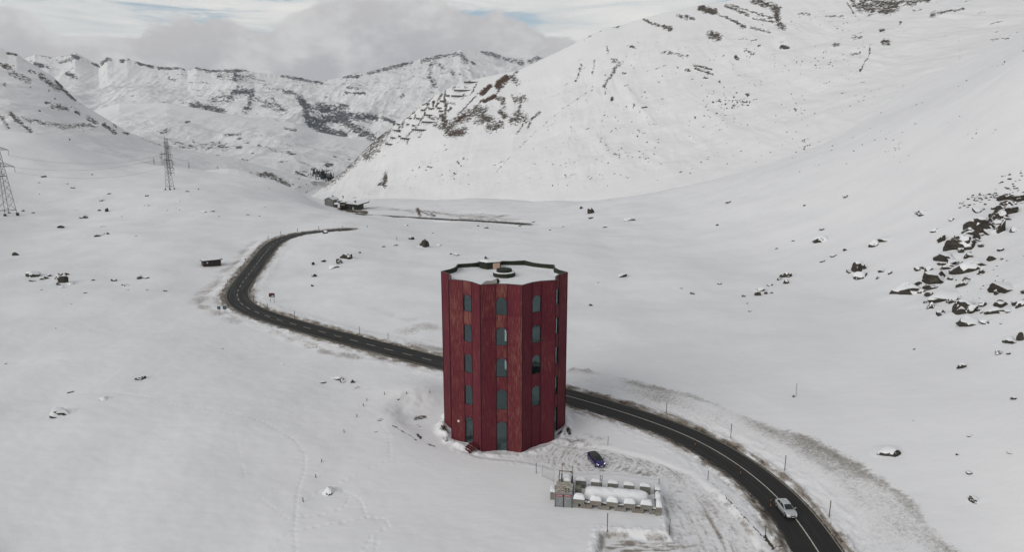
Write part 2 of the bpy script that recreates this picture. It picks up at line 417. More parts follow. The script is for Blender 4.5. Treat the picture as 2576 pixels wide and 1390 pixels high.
# ------------------------------------------------------------------ materials for snow and rock
def ground_mat():
    m, t = newmat('snow_ground')
    pos = t.n('ShaderNodeNewGeometry').outputs['Position']
    n1 = t.noise(pos, 1.7, 6, .65); n2 = t.noise(pos, .35, 4); n3 = t.noise(t.mapv(pos, (.05, .12, .1), (0, 0, .5)), 1, 4)
    n4 = t.noise(pos, 5.5, 3, .7)
    snow = t.mix(t.smooth(n3, .3, .7), (.793, .796, .813), (.823, .826, .842))
    dirt = t.attr('dirt'); soil = t.attr('soil'); speck = t.attr('speck')
    nn = t.math('ADD', t.math('MULTIPLY', n1, .6), t.math('MULTIPLY', n4, .4))
    k = t.math('MINIMUM', t.math('MULTIPLY', dirt, 4.), 1.0)
    dm = t.math('ADD', dirt, t.math('MULTIPLY', t.math('MULTIPLY', t.math('SUBTRACT', nn, .5), 1.7), k))
    dm = t.smooth(dm, .08, .85)
    dcol = t.mix(t.smooth(n2, .35, .65), (.24, .205, .165), (.15, .125, .10))
    c = t.mix(t.math('MULTIPLY', dm, .92), snow, dcol)
    sp = t.smooth(t.math('ADD', t.noise(t.mapv(pos, (1.6, 3.4, 2), (0, 0, -.6)), 1, 5, .8), t.math('MULTIPLY', speck, .34)), .66, .98)
    sp2 = t.smooth(t.math('ADD', t.noise(pos, 4.2, 4, .8), t.math('MULTIPLY', speck, .30)), .66, .92)
    c = t.mix(t.math('MULTIPLY', t.math('MULTIPLY', t.math('MAXIMUM', sp, sp2), .68), t.math('MINIMUM', t.math('MULTIPLY', speck, 6.), 1.)), c, (.22, .20, .165))
    sm = t.smooth(t.math('ADD', soil, t.math('MULTIPLY', t.math('SUBTRACT', nn, .5), t.math('MINIMUM', t.math('MULTIPLY', soil, 8.), 3.4))), .38, .55)
    c = t.mix(sm, c, t.mix(t.smooth(n4, .35, .7), (.045, .033, .024), (.13, .10, .075)))
    rough = t.smooth(dm, 0, 1, .62, .8)
    bh = t.math('ADD', t.math('MULTIPLY', n1, .6), t.math('MULTIPLY', t.noise(t.mapv(pos, (.35, 1.1, .5), (0, 0, .35)), 1.2, 4), .8))
    t.out(c, rough, bh, .34, .14, .25)
    return m
def mount_mat(name, sc_, rock1, rock2, soilc, snowc=(.81, .812, .826), bd=2.0, amp=4.2, gain=.74):
    m, t = newmat(name)
    pos = t.n('ShaderNodeNewGeometry').outputs['Position']
    n1 = t.noise(pos, 1 / sc_, 6, .72, .6); n2 = t.noise(t.mapv(pos, (.8, .8, 1.7), (.35, .2, 0)), 2.2 / sc_, 5, .75, .4); n3 = t.noise(pos, .12 / sc_, 4)
    rk = t.attr('rock'); so = t.attr('soil')
    k = t.math('MINIMUM', t.math('MULTIPLY', rk, 3.), 1.)
    q = t.math('ADD', t.math('MULTIPLY', rk, gain), t.math('MULTIPLY', t.math('SUBTRACT', t.math('ADD', t.math('MULTIPLY', n1, .5), t.math('MULTIPLY', n2, .5)), .5), t.math('MULTIPLY', k, amp)))
    mask = t.smooth(q, .46, .60)
    rc = t.mix(t.smooth(n2, .3, .7), rock1, rock2)
    snow = t.mix(t.smooth(n3, .35, .65), tuple(x * .97 for x in snowc), snowc)
    c = t.mix(mask, snow, rc)
    q2 = t.smooth(t.math('ADD', so, t.math('MULTIPLY', t.math('SUBTRACT', n2, .5), t.math('MINIMUM', t.math('MULTIPLY', so, 4.), 2.4))), .45, .6)
    c = t.mix(q2, c, soilc)
    bh = t.math('ADD', n1, t.math('MULTIPLY', mask, .35))
    t.out(c, .75, bh, .35, bd, .2)
    return m
M['ground'] = ground_mat()
M['mount'] = mount_mat('snow_mountain', 7., (.034, .030, .027), (.125, .11, .09), (.078, .047, .034), bd=1.2, amp=5.2, gain=.84)
M['far'] = mount_mat('snow_far_range', 34., (.045, .055, .07), (.14, .15, .16), (.05, .05, .045), bd=9., amp=4.2, gain=.92)  # rock tones lifted and blued: distance haze put into the colour
# ------------------------------------------------------------------ rock features drawn from the photo
BROWN = [S(ZB, [(2080,225),(2120,160),(2220,100)], 9), S(ZB, [(1830,350),(1900,285),(1965,228)], 6.5), S(ZB, [(1860,470),(1950,430),(2040,385)], 5.5), S(ZB, [(1440,785),(1550,690)], 4), S(ZB,[(1340,1000),(1480,960)],6,.8)]
SOILROAD = [S(Z5, [(980,285),(1040,292),(1100,305)], 3, .8), S(Z5, [(1100,300),(1180,320),(1300,318),(1420,312),(1520,325)], 2.6, .6), S(Z5, [(1250,345),(1400,350),(1480,348),(1530,358)], 3, .75), S(Z5, [(1020,315),(1060,325)], 4, .8), S(Z5, [(560,270),(640,262),(760,270)], 3.5, .4), S(Z5, [(480,275),(560,300)], 5, 1.1), S(Z5, [(350,270),(430,285),(480,295)], 6, 1.2), S(Z5, [(930,275),(955,320)], 6, 1.0), S(Z5, [(870,290),(900,300)], 5, .5)]
CRAG = [S(ZB, [(1270,890),(1500,640),(1700,420),(1860,260)], 3.0, .8), S(ZB, [(1680,620),(1860,430)], 3.4, .9), S(ZB, [(2060,370),(2130,260),(2290,90),(2400,0)], 5, .85), S(ZB, [(2290,90),(2390,170)], 9, .75),
 S(ZB, [(1270,920),(1420,800),(1600,690),(1780,600),(1860,620)], 13, .85), S(ZB, [(1300,970),(1450,980),(1540,930)], 12, .9), S(ZB, [(1800,680),(1900,740),(1960,770)], 13, .95), S(ZB, [(1950,890),(2050,890),(2130,830)], 11, .9), S(ZB, [(1750,800),(1850,790)], 9, .7),
 S(ZB, [(2040,420),(2170,430),(2180,560)], 7, .8), S(ZB, [(2130,640),(2190,700)], 9, .95), S(ZB, [(2320,770),(2400,700),(2490,740)], 13, .85), S(ZB, [(2400,440),(2500,430)], 10, .8), S(ZB, [(2450,520),(2400,660)], 5, .8), S(ZB, [(2310,380),(2350,440)], 6, .8),
 S(ZB, [(1250,300),(1250,380)], 4, .8), S(ZB, [(1240,380),(1260,560),(1240,700)], 5.5, .95), S(ZB, [(1215,700),(1250,800),(1225,870)], 9, 1.1), S(ZB, [(1255,650),(1340,580)], 5, .9), S(ZB, [(1320,385),(1230,370)], 4, .9), S(ZB, [(1300,500),(1390,505)], 5, .9),
 S(ZB, [(0,1340),(100,1200),(200,1080),(330,940)], 15, .8), S(ZB, [(190,1090),(220,1000)], 9, .95), S(ZB, [(560,900),(600,760)], 5, .8), S(ZB, [(640,740),(800,600),(980,480),(1050,420)], 3, .8), S(ZB, [(980,470),(970,570)], 6, .9), S(ZB, [(1070,480),(1060,580)], 4, .8), S(ZB, [(1150,430),(1110,560)], 4, .8),
 S(ZB, [(940,590),(920,690)], 3, .9), S(ZB, [(900,720),(790,890)], 4, .8), S(ZB, [(770,680),(765,750)], 4, .8), S(ZB, [(520,880),(520,950)], 5, .9), S(ZB, [(720,950),(640,1030)], 4, .8), S(ZB, [(1000,720),(1140,760)], 6, .75), S(ZB, [(1090,830),(1150,870)], 7, .75), S(ZB, [(1720,60),(1630,160)], 3, .9), S(ZB, [(1750,190),(1650,370)], 2.5, .9), S(ZB, [(1200,350),(1130,440)], 4, .9), S(ZB, [(1430,200),(1370,280)], 3, .8), S(ZB, [(1560,250),(1600,240)], 4, .7), S(ZB, [(830,1040),(870,980)], 5, .7), S(ZB, [(1520,420),(1560,360)], 3.5, .8), S(ZB, [(640,1150),(670,1080)], 3, .7), S(ZB,[(150,1260),(210,1260)],5,.9),
 S(ZB, [(2500,800),(2380,1000)], 3, .75), S(ZB, [(1380,1050),(1100,1300)], 2.2, .38),
 S(Z2, [(490,1387),(495,1330),(500,1310)], 7, .95), S(Z2, [(450,1380),(490,1360)], 4, .8), S(Z2, [(0,1387),(90,1350),(240,1230),(330,1120),(430,1020)], 12, .72),
 S(Z3, [(440,40),(520,70),(600,105)], 6, .85), S(Z3, [(650,5),(760,40),(810,60)], 10, .9), S(Z3, [(800,60),(820,170),(850,190)], 9, .95), S(Z3, [(470,30),(620,80),(780,130)], 3.5, .85), S(Z3, [(640,130),(780,155)], 3.5, .95), S(Z3, [(450,125),(560,180)], 5, .9), S(Z3, [(560,185),(575,190)], 7, 1), S(Z3, [(620,195),(760,230)], 5, .8), S(Z3, [(265,55),(310,70),(360,85)], 9, 1.15), S(Z3, [(340,250),(385,265)], 12, .95), S(Z3, [(390,100),(450,125)], 4, .8),
 S(Z3, [(1350,0),(1365,35)], 7, .95), S(Z3, [(1410,50),(1490,60)], 15, .85), S(Z3, [(1440,10),(1550,30),(1640,40)], 20, .85), S(Z3, [(1560,75),(1640,65)], 11, .95), S(Z3, [(1660,15),(1800,10),(1900,0)], 6, .9), S(Z3, [(1720,35),(1800,32)], 4, .85), S(Z3, [(1780,75),(1840,70)], 3, .8), S(Z3, [(1920,105),(1950,95)], 7, .9), S(Z3, [(1950,95),(2060,75),(2140,62)], 5, .8), S(Z3, [(1310,10),(1360,100)], 3, .8),
 S(Z3, [(2505,325),(2576,330)], 10, 1), S(Z3, [(845,335),(885,340)], 6, 1.1), S(Z3, [(1225,320),(1250,320)], 6, 1), S(Z3, [(1570,300),(1605,303)], 7, 1), S(Z3, [(1545,215),(1570,215)], 6, .95), S(Z3, [(1690,160),(1695,158)], 5, 1), S(Z3, [(215,465),(340,495)], 4, .95), S(Z3, [(230,490),(350,530)], 5, .95), S(Z3, [(290,555),(310,555)], 4, 1), S(Z3, [(1475,320),(1472,390),(1400,510)], 2.2, .95), S(Z3, [(160,505),(185,505)], 5, .9), S(Z3, [(515,405),(525,420)], 5, 1), S(Z3, [(630,287),(660,287)], 3, 1), S(Z3, [(680,325),(685,330)], 4, 1), S(Z3, [(590,675),(605,680)], 4, 1), S(Z3, [(940,778),(950,782)], 3.5, 1), S(Z3, [(1345,275),(1410,265)], 5, .8), S(Z3, [(1345,380),(1400,375)], 6, .75), S(Z3, [(580,350),(640,390)], 6, .65), S(Z3, [(100,110),(210,130)], 6, .75), S(Z3, [(0,195),(45,205)], 7, .9), S(Z3, [(0,370),(60,380),(170,400)], 6, .62), S(Z3, [(960,95),(1040,100)], 5, .6), S(Z3, [(1160,115),(1280,115)], 4, .6), S(Z3,[(2335,285),(2400,270),(2470,280)],2,.8),
 S(Z2, [(1960,480),(1940,560),(1920,600)], 4, .8), S(Z2, [(2060,450),(2040,560)], 3.5, .7), S(Z2, [(2220,500),(2180,570),(2130,640)], 6, .8), S(Z2, [(2200,450),(2250,480)], 8, .55), S(Z2, [(2130,640),(2140,700)], 3, .7), S(Z2, [(2150,340),(2160,400)], 4, .65), S(Z2, [(2005,765),(2000,755)], 3, 1), S(Z2, [(2195,730),(2192,745)], 4, 1), S(Z2, [(2420,140),(2500,180),(2576,195)], 4, .95), S(Z2, [(2330,350),(2360,355)], 4, .95), S(Z2, [(2200,200),(2245,190)], 4, .9), S(Z2, [(2010,275),(2120,215)], 2.5, .7), S(Z2,[(1700,410),(1740,385)],2.5,.8),S(Z2,[(2350,780),(2350,800)],3,1),S(Z2,[(2410,805),(2445,800)],3.5,1),S(Z2,[(2290,550),(2270,545)],3,1), S(Z2,[(1560,960),(1600,880),(1650,840)],5,.7), S(Z2,[(2210,1150),(2240,1150)],4,1), S(Z2,[(820,1250),(845,1245)],4,.8), S(Z2,[(1040,1215),(1052,1218)],3.5,1), S(Z2,[(1070,1190),(1085,1180)],3,.8)]
_r = random.Random(5)
def dots(fn, x0, y0, x1, y1, n, w0=1.0, w1=2.0, gauss=True):
    o = []
    for i in range(n):
        if gauss: x = _r.gauss((x0 + x1) / 2, (x1 - x0) / 4.2); y = _r.gauss((y0 + y1) / 2, (y1 - y0) / 4.2)
        else: x = _r.uniform(x0, x1); y = _r.uniform(y0, y1)
        w = _r.uniform(w0, w1); dx = _r.uniform(-6, 10)
        o.append(S(fn, [(x, y), (x + dx, y + _r.uniform(-3, 3))], w, 1.0))
    return o
CRAG += [S(Z2, [(2000,690),(1800,830),(1600,1000),(1400,1200),(1330,1280)], 1.6, .5), S(Z2, [(1890,850),(1885,1000),(1820,1150)], 1.3, .42), S(Z3, [(1300,560),(1400,420),(1440,250),(1380,120),(1320,20)], 1.5, .4), S(Z3, [(800,330),(790,480)], 1.4, .4), S(Z3, [(930,260),(935,480)], 1.3, .38), S(Z3, [(2110,200),(2120,440)], 1.4, .4), S(Z3, [(570,350),(640,480)], 1.4, .4)] + dots(Z2, 1900, 300, 2576, 800, 50, .8, 1.8, False) + dots(Z3, 0, 400, 1500, 1150, 45, .7, 1.5, False) + dots(Z2, 1500, 800, 2576, 1387, 36, .7, 1.5, False) + dots(Z3, 250, 600, 640, 900, 70, 1.2, 2.6) + dots(Z3, 480, 690, 600, 780, 25, 1, 2.2) + dots(Z3, 800, 650, 1100, 980, 26, .9, 1.8) + dots(Z2, 2100, 780, 2576, 1250, 60, .9, 2.3, False) + dots(Z2, 1600, 1150, 2576, 1387, 40, .9, 1.7, False) + dots(Z2, 600, 1180, 1150, 1387, 34, .9, 1.9, False) + dots(Z3, 0, 330, 1300, 620, 55, .8, 1.7, False) + dots(Z3, 900, 960, 1130, 1100, 30, .9, 1.8) + dots(Z3, 0, 930, 900, 1250, 30, .8, 1.6, False) + dots(Z3, 1300, 560, 2000, 900, 26, .8, 1.5, False) + dots(Z3, 650, 100, 1400, 220, 40, .8, 1.6, False) + dots(Z3, 1050, 380, 1260, 520, 25, .7, 1.4)
BROWN = [(p, w * 1.3, s) for p, w, s in BROWN]
CRAG = [(p, w * (1.3 if w > 6.5 else 1.0), s) for p, w, s in CRAG]
# ------------------------------------------------------------------ mountains as height sheets
def lin(pts):
    p = np.array(pts, float); return lambda u: np.interp(u, p[:, 0], p[:, 1])
def soft(a, n):
    k = np.hanning(n + 2)[1:-1]; k /= k.sum(); return np.convolve(np.pad(a, n // 2, 'edge'), k, 'valid')[:len(a)]
def sheet(name, label, u0, u1, nu, ns, vb, Yb, vr, Yr, mat, amp, wl, rockfn, shape=1.0, back=.7, seed=1, strokes=None, soil=None, gully=0., edge=1.0, jag=0., cat='mountain', smooth_=.11):
    u = np.linspace(u0, u1, nu); s = np.linspace(0, 1, ns)
    VB, YB, VR, YR = vb(u), Yb(u), vr(u), Yr(u)
    SS = s[:, None]
    ns_ = max(3, int(nu * smooth_) | 1); VRS = soft(VR, ns_); YR = soft(YR, ns_); YB = soft(YB, ns_); VB = soft(VB, ns_)
    v = VB + (VRS - VB) * SS + (VR - VRS) * sstep(.72, 1., SS)
    if jag: v = v + jag * fbm(u / 9, u * 0 + seed, 4, seed)[None] * sstep(.93, 1., SS)
    Y = YB + (YR - YB) * SS ** shape
    a = a_of(u[None, :] + 0 * v, v); x = a * Y; z = HC + Y * t_of(v)
    n = fbm(x / wl, (Y + z * .8) / wl, 6, seed)
    n = n + gully * ridged(x / (wl * .35) + .5 * fbm(x / wl, z / wl, 3, seed + 4), (Y) / (wl * 1.6), 4, seed + 3)
    env = np.clip(SS * 4, 0, 1) * np.clip((1 - SS) * 5, .0 if edge else .15, 1)
    z = z + amp * n * env
    pu, pv, _ = proj(x, Y, z)
    rock = rockfn(pu, pv, x, Y, z, SS + 0 * x) if rockfn else np.zeros_like(x)
    if strokes: rock = np.maximum(rock, stroke_mask(pu, pv, strokes, 1.0, seed))
    so = stroke_mask(pu, pv, soil, .6, seed + 2) if soil else np.zeros_like(x)
    rel = fbm(x / (wl * .07), (Y + z) / (wl * .07), 3, seed + 8)
    z = z + amp * .16 * rel * np.clip(rock * 1.4, 0, 1) * np.clip(SS * 6, 0, 1) * np.clip((1 - SS) * 8, .15, 1)
    vis = (pu, pv, x.copy(), Y.copy(), z.copy())
    # far flank, so that the ridge is a whole hill from anywhere
    nb = 14; tb = np.linspace(0, 1, nb + 1)[1:, None]
    H = z[-1:] + 60; bx = x[-1:] + (x[-1:] / np.maximum(Y[-1:], 1)) * tb * H / back; bY = Y[-1:] + tb * H / back; bzz = z[-1:] - tb * H + amp * .6 * fbm(bx / wl, bY / wl, 4, seed + 5) * np.sin(tb * PI)
    X = np.concatenate([x, bx]); YY = np.concatenate([Y, bY]); Z = np.concatenate([z, bzz])
    RK = np.concatenate([rock, rock[-1:] * (1 - tb)]); SO = np.concatenate([so, 0 * bx])
    V = np.stack([X, YY, Z], -1).reshape(-1, 3)
    o = mesh_np(name, V, grid_faces(ns + nb, nu), mat, True, {'rock': RK, 'soil': SO})
    tag(o, label, cat, None, 'structure')
    return vis
# right-hand mountain
RIDGE = lin([(740,525),(760,512),(785,493),(830,455),(870,424),(905,390),(940,355),(975,328),(1023,294),(1060,262),(1087,246),(1120,226),(1152,211),(1195,199),(1255,186),(1302,178),(1357,152),(1428,118),(1476,92),(1523,73),(1570,62),(1617,47),(1670,32),(1758,14),(1825,3),(1900,-14),(2100,-60),(2400,-110),(2800,-160)])
def rk_right(u, v, x, Y, z, s):
    n = fbm(x / 40, (Y + z) / 25, 4, 77)
    m = .5 * sstep(.75, 1.15, n + .4) * sstep(0, .3, s) * .8
    return m
MR = sheet('mountain', 'broad white mountain filling the right half behind the tower, brown crags along its left ridge', 755, 2800, 980, 420,
  lin([(735,545),(800,540),(1000,535),(1400,545),(1700,505),(2000,430),(2300,345),(2450,285),(2576,225),(2800,150)]), lin([(735,980),(850,960),(900,940),(1100,850),(1400,680),(1700,580),(2000,500),(2300,430),(2576,385),(2800,365)]), RIDGE, lin([(735,1120),(830,1200),(1000,1290),(1200,1300),(1700,1250),(2800,1150)]),
  M['mount'], 7.5, 230, rk_right, 1.15, .6, 21, CRAG, BROWN, .5)
# left mountain
LRIDGE = lin([(-250,40),(-120,80),(0,120),(20,130),(42,135),(61,148),(101,172),(135,195),(158,216),(189,249),(219,270),(253,290),(290,313),(320,332),(371,349),(404,357),(455,374),(505,384),(556,393),(600,401),(674,421),(720,434),(760,447),(800,462),(850,482)])
LST = [S(Z1, [(1850,1290),(1900,1310)], 4, .8), S(Z1, [(1930,1310),(2010,1305),(2080,1345),(2140,1375)], 11, .8), S(Z1, [(1970,1305),(2030,1310)], 9, .95), S(Z4, [(2030,140),(2040,155)], 5, .9), S(Z4, [(1990,85),(2000,90)], 5, .8), S(Z1, [(2330,1360),(2360,1385)], 8, .6)] + dots(Z4, 1950, 40, 2300, 190, 36, 1, 2.4) + [S(Z1, [(60,395),(125,405)], 6, .95), S(Z1, [(0,480),(70,510)], 9, .85), S(Z1, [(80,540),(210,600)], 12, .68), S(Z1, [(300,560),(370,620),(440,660)], 11, .8), S(Z1, [(420,600),(480,680),(560,745)], 6, .95), S(Z1, [(400,790),(500,810)], 10, .72), S(Z1, [(570,835),(590,850)], 6, .95), S(Z1, [(660,880),(720,920)], 8, .8), S(Z1, [(770,930),(860,990)], 7, .9), S(Z1, [(80,850),(130,900),(230,985)], 8, .9), S(Z1, [(350,920),(500,950),(600,930),(720,950)], 9, .62), S(Z1, [(180,880),(300,910)], 9, .6), S(Z1, [(0,860),(60,950)], 9, .6), S(Z1, [(340,765),(370,768)], 4, .95), S(Z1, [(850,930),(860,945)], 5, .9), S(Z1, [(920,990),(960,1000)], 4, .9), S(Z1, [(30,630),(40,640)], 5, .9), S(Z1, [(220,530),(260,540)], 6, .7)] + dots(Z1, 0, 500, 800, 1000, 40, 1, 2.6)
ML = sheet('mountain', 'dim snow slope descending from the left edge behind the pylons, dark crags on its face', -250, 850, 520, 230,
  lin([(-250,360),(0,350),(200,400),(400,445),(600,475),(760,515),(850,545)]), lin([(-250,900),(400,960),(600,1100),(760,1300),(850,1350)]), LRIDGE, lin([(-250,1500),(0,1450),(300,1380),(760,1520),(850,1540)]),
  M['mount'], 13, 190, lambda u, v, x, Y, z, s: .42 * sstep(.35, .8, fbm(x / 60, (Y + z) / 60, 4, 9)) * sstep(.1, .4, s), 1.05, .6, 33, LST, None, .3)
# far range
FR = lin([(-300,100),(0,150),(61,147),(88,138),(135,146),(175,141),(189,134),(209,145),(235,158),(248,163),(260,151),(270,145),(287,150),(320,148),(354,158),(398,167),(455,170),(472,178),(495,170),(532,178),(593,173),(640,182),(701,189),(735,190),(762,195),(789,203),(815,203),(835,199),(879,189),(936,178),(987,165),(1037,155),(1088,138),(1139,135),(1159,123),(1199,126),(1240,130),(1273,145),(1321,148),(1348,140),(1380,150),(1440,165),(1600,180)])
FST = [S(Z1, [(1430,780),(1520,800),(1650,830)], 13, .8), S(Z1, [(1580,750),(1720,730)], 18, .6), S(Z1, [(1740,690),(1880,680)], 12, .8), S(Z1, [(1880,690),(1860,780),(1830,830)], 11, .75), S(Z1, [(1640,560),(1760,580),(1880,580)], 20, .55), S(Z1, [(1750,540),(1760,600)], 9, .8), S(Z1, [(1900,740),(2120,830)], 18, .52), S(Z1, [(2030,740),(2120,830)], 7, .75), S(Z1, [(1460,505),(1560,530),(1700,530),(1850,525)], 6, .8), S(Z1, [(1180,510),(1370,510)], 6, .75), S(Z1, [(1020,465),(1140,500)], 6, .85), S(Z1, [(900,455),(960,445)], 6, .7), S(Z1, [(760,470),(800,435),(830,440)], 7, .85), S(Z1, [(540,415),(590,430)], 8, .9), S(Z1, [(450,465),(540,440)], 6, .8), S(Z1, [(690,470),(740,500)], 5, .9), S(Z1, [(260,475),(310,490)], 8, .85), S(Z1, [(500,550),(560,575)], 10, .75), S(Z1, [(340,490),(370,510)], 6, .7), S(Z1, [(280,410),(380,430)], 4, .6),
 S(Z1, [(2240,740),(2290,800),(2280,870),(2350,950),(2500,1030)], 16, .85), S(Z1, [(2350,900),(2576,880)], 22, .8), S(Z1, [(2300,830),(2576,800)], 18, .62), S(Z1, [(2400,820),(2576,850)], 12, .9), S(Z1, [(2450,980),(2576,1000)], 12, .8), S(Z1, [(2120,680),(2200,700)], 8, .7), S(Z1, [(1260,580),(1300,600)], 6, .6), S(Z1, [(2100,565),(2400,620)], 6, .75),
 S(Z2, [(0,790),(120,830),(280,870),(420,880)], 16, .8), S(Z2, [(130,850),(250,950),(400,1020)], 16, .82), S(Z2, [(0,940),(150,1020)], 10, .8), S(Z2, [(480,880),(560,920)], 10, .8), S(Z2, [(190,570),(300,570)], 6, .85), S(Z2, [(370,545),(560,500),(700,460)], 8, .72), S(Z2, [(770,460),(900,420),(1010,400)], 9, .7), S(Z2, [(840,480),(830,560),(860,640)], 12, .6), S(Z2, [(1010,390),(1080,420),(1100,460)], 10, .7), S(Z2, [(1230,385),(1340,420)], 12, .7), S(Z2, [(1150,470),(1160,475)], 6, 1), S(Z2, [(1390,440),(1520,470)], 9, .65), S(Z2, [(1570,460),(1640,430)], 10, .7), S(Z2, [(870,470),(1000,540)], 12, .52), S(Z2, [(200,690),(350,700)], 5, .8), S(Z2, [(210,655),(300,660)], 4, .75)]
def rk_far(u, v, x, Y, z, s):
    n = ridged(x / 260, (Y * .3 + z) / 110, 5, 61) + .35 * fbm(x / 900, z / 300, 3, 4)
    return .42 * sstep(.42, .95, n) * sstep(.12, .45, s)
MF = sheet('mountain', 'far snowy range with rocky cliffs across the valley at the left under the clouds', -300, 1600, 1000, 260,
  lin([(-300,420),(300,400),(800,400),(1100,380),(1600,340)]), lin([(-300,3000),(1600,3000)]), FR, lin([(-300,5600),(640,5200),(900,5400),(1200,6200),(1600,6500)]),
  M['far'], 70, 800, rk_far, 1.0, .6, 45, FST, None, .46, 0, 1.9, smooth_=.05)
# smooth dome in the valley
DR = lin([(100,262),(200,280),(240,277),(300,259),(420,259),(470,268),(560,285),(650,300),(740,308),(800,332),(880,348),(930,356),(1000,380),(1100,420)])
def rk_dome(u, v, x, Y, z, s):
    n = ridged(x / 120, (Y * .5 + z) / 80, 5, 71)
    return .62 * sstep(.45, .95, n + .25 * fbm(x / 500, Y / 500, 3, 8)) * sstep(.05, .3, s) * sstep(1.0, .6, s)
DST = [S(Z1, [(1850,1290),(1900,1310)], 4, .8), S(Z1, [(1930,1310),(2010,1305),(2080,1345),(2140,1375)], 12, .72), S(Z1, [(1970,1305),(2030,1310)], 9, .9), S(Z4, [(2030,140),(2040,155)], 5, .9), S(Z4, [(1990,85),(2000,90)], 5, .8), S(Z1, [(2330,1360),(2360,1385)], 8, .6)] + dots(Z4, 1950, 40, 2300, 190, 36, 1, 2.4) + [S(Z1, [(1200,990),(1270,975)], 6, .6), S(Z1, [(1680,1010),(1790,1005)], 8, .55), S(Z1, [(1390,915),(1420,905)], 5, .8), S(Z1, [(1540,1120),(1640,1060)], 3, .7), S(Z1, [(1440,1060),(1470,1100)], 5, .6), S(Z1, [(2110,1140),(2200,1150)], 8, .5), S(Z1, [(2420,1240),(2480,1225)], 8, .7), S(Z1, [(2130,960),(2200,975)], 6, .6)]
MD = sheet('hill', 'smooth rounded snow hill in the valley below the cliffs of the far range', 100, 1100, 520, 200,
  lin([(100,470),(500,490),(800,520),(1100,520)]), lin([(100,1300),(800,1300),(1100,1500)]), DR, lin([(100,3200),(600,2900),(1100,2700)]),
  M['far'], 34, 420, rk_dome, 1.25, .5, 52, DST, None, .35, cat='hill')
# low hill with shrubs beyond the pass
BR = lin([(470,440),(520,428),(573,424),(600,427),(630,435),(660,447),(700,462),(740,478),(775,492),(800,502),(840,518),(890,534)])
BST = [S(Z1, [(1850,1290),(1900,1310)], 4, .8), S(Z1, [(1900,1310),(2000,1310),(2080,1350),(2140,1375)], 11, .8), S(Z1, [(1960,1310),(2010,1300)], 8, .9), S(Z4, [(2030,140),(2040,155)], 5, .9), S(Z4, [(1990,85),(2000,90)], 5, .8)] + dots(Z4, 1950, 60, 2260, 190, 26, 1, 2.4)
MBn = sheet('hill', 'low snow knoll at the mouth of the valley, dark scrub down its right side', 470, 890, 240, 60,
  lin([(470,500),(800,545),(890,550)]), lin([(470,800),(800,820)]), BR, lin([(470,1050),(800,1000)]), M['far'], 3, 60, None, 1.0, .5, 57, None, None, .1, cat='hill', smooth_=.03)
def on_sheet(vis, u, v):
    pu, pv, x, Y, z = vis
    i = np.argmin((pu - u) ** 2 + (pv - v) ** 2 ); i = np.unravel_index(i, pu.shape)
    return Vector((x[i], Y[i], z[i]))
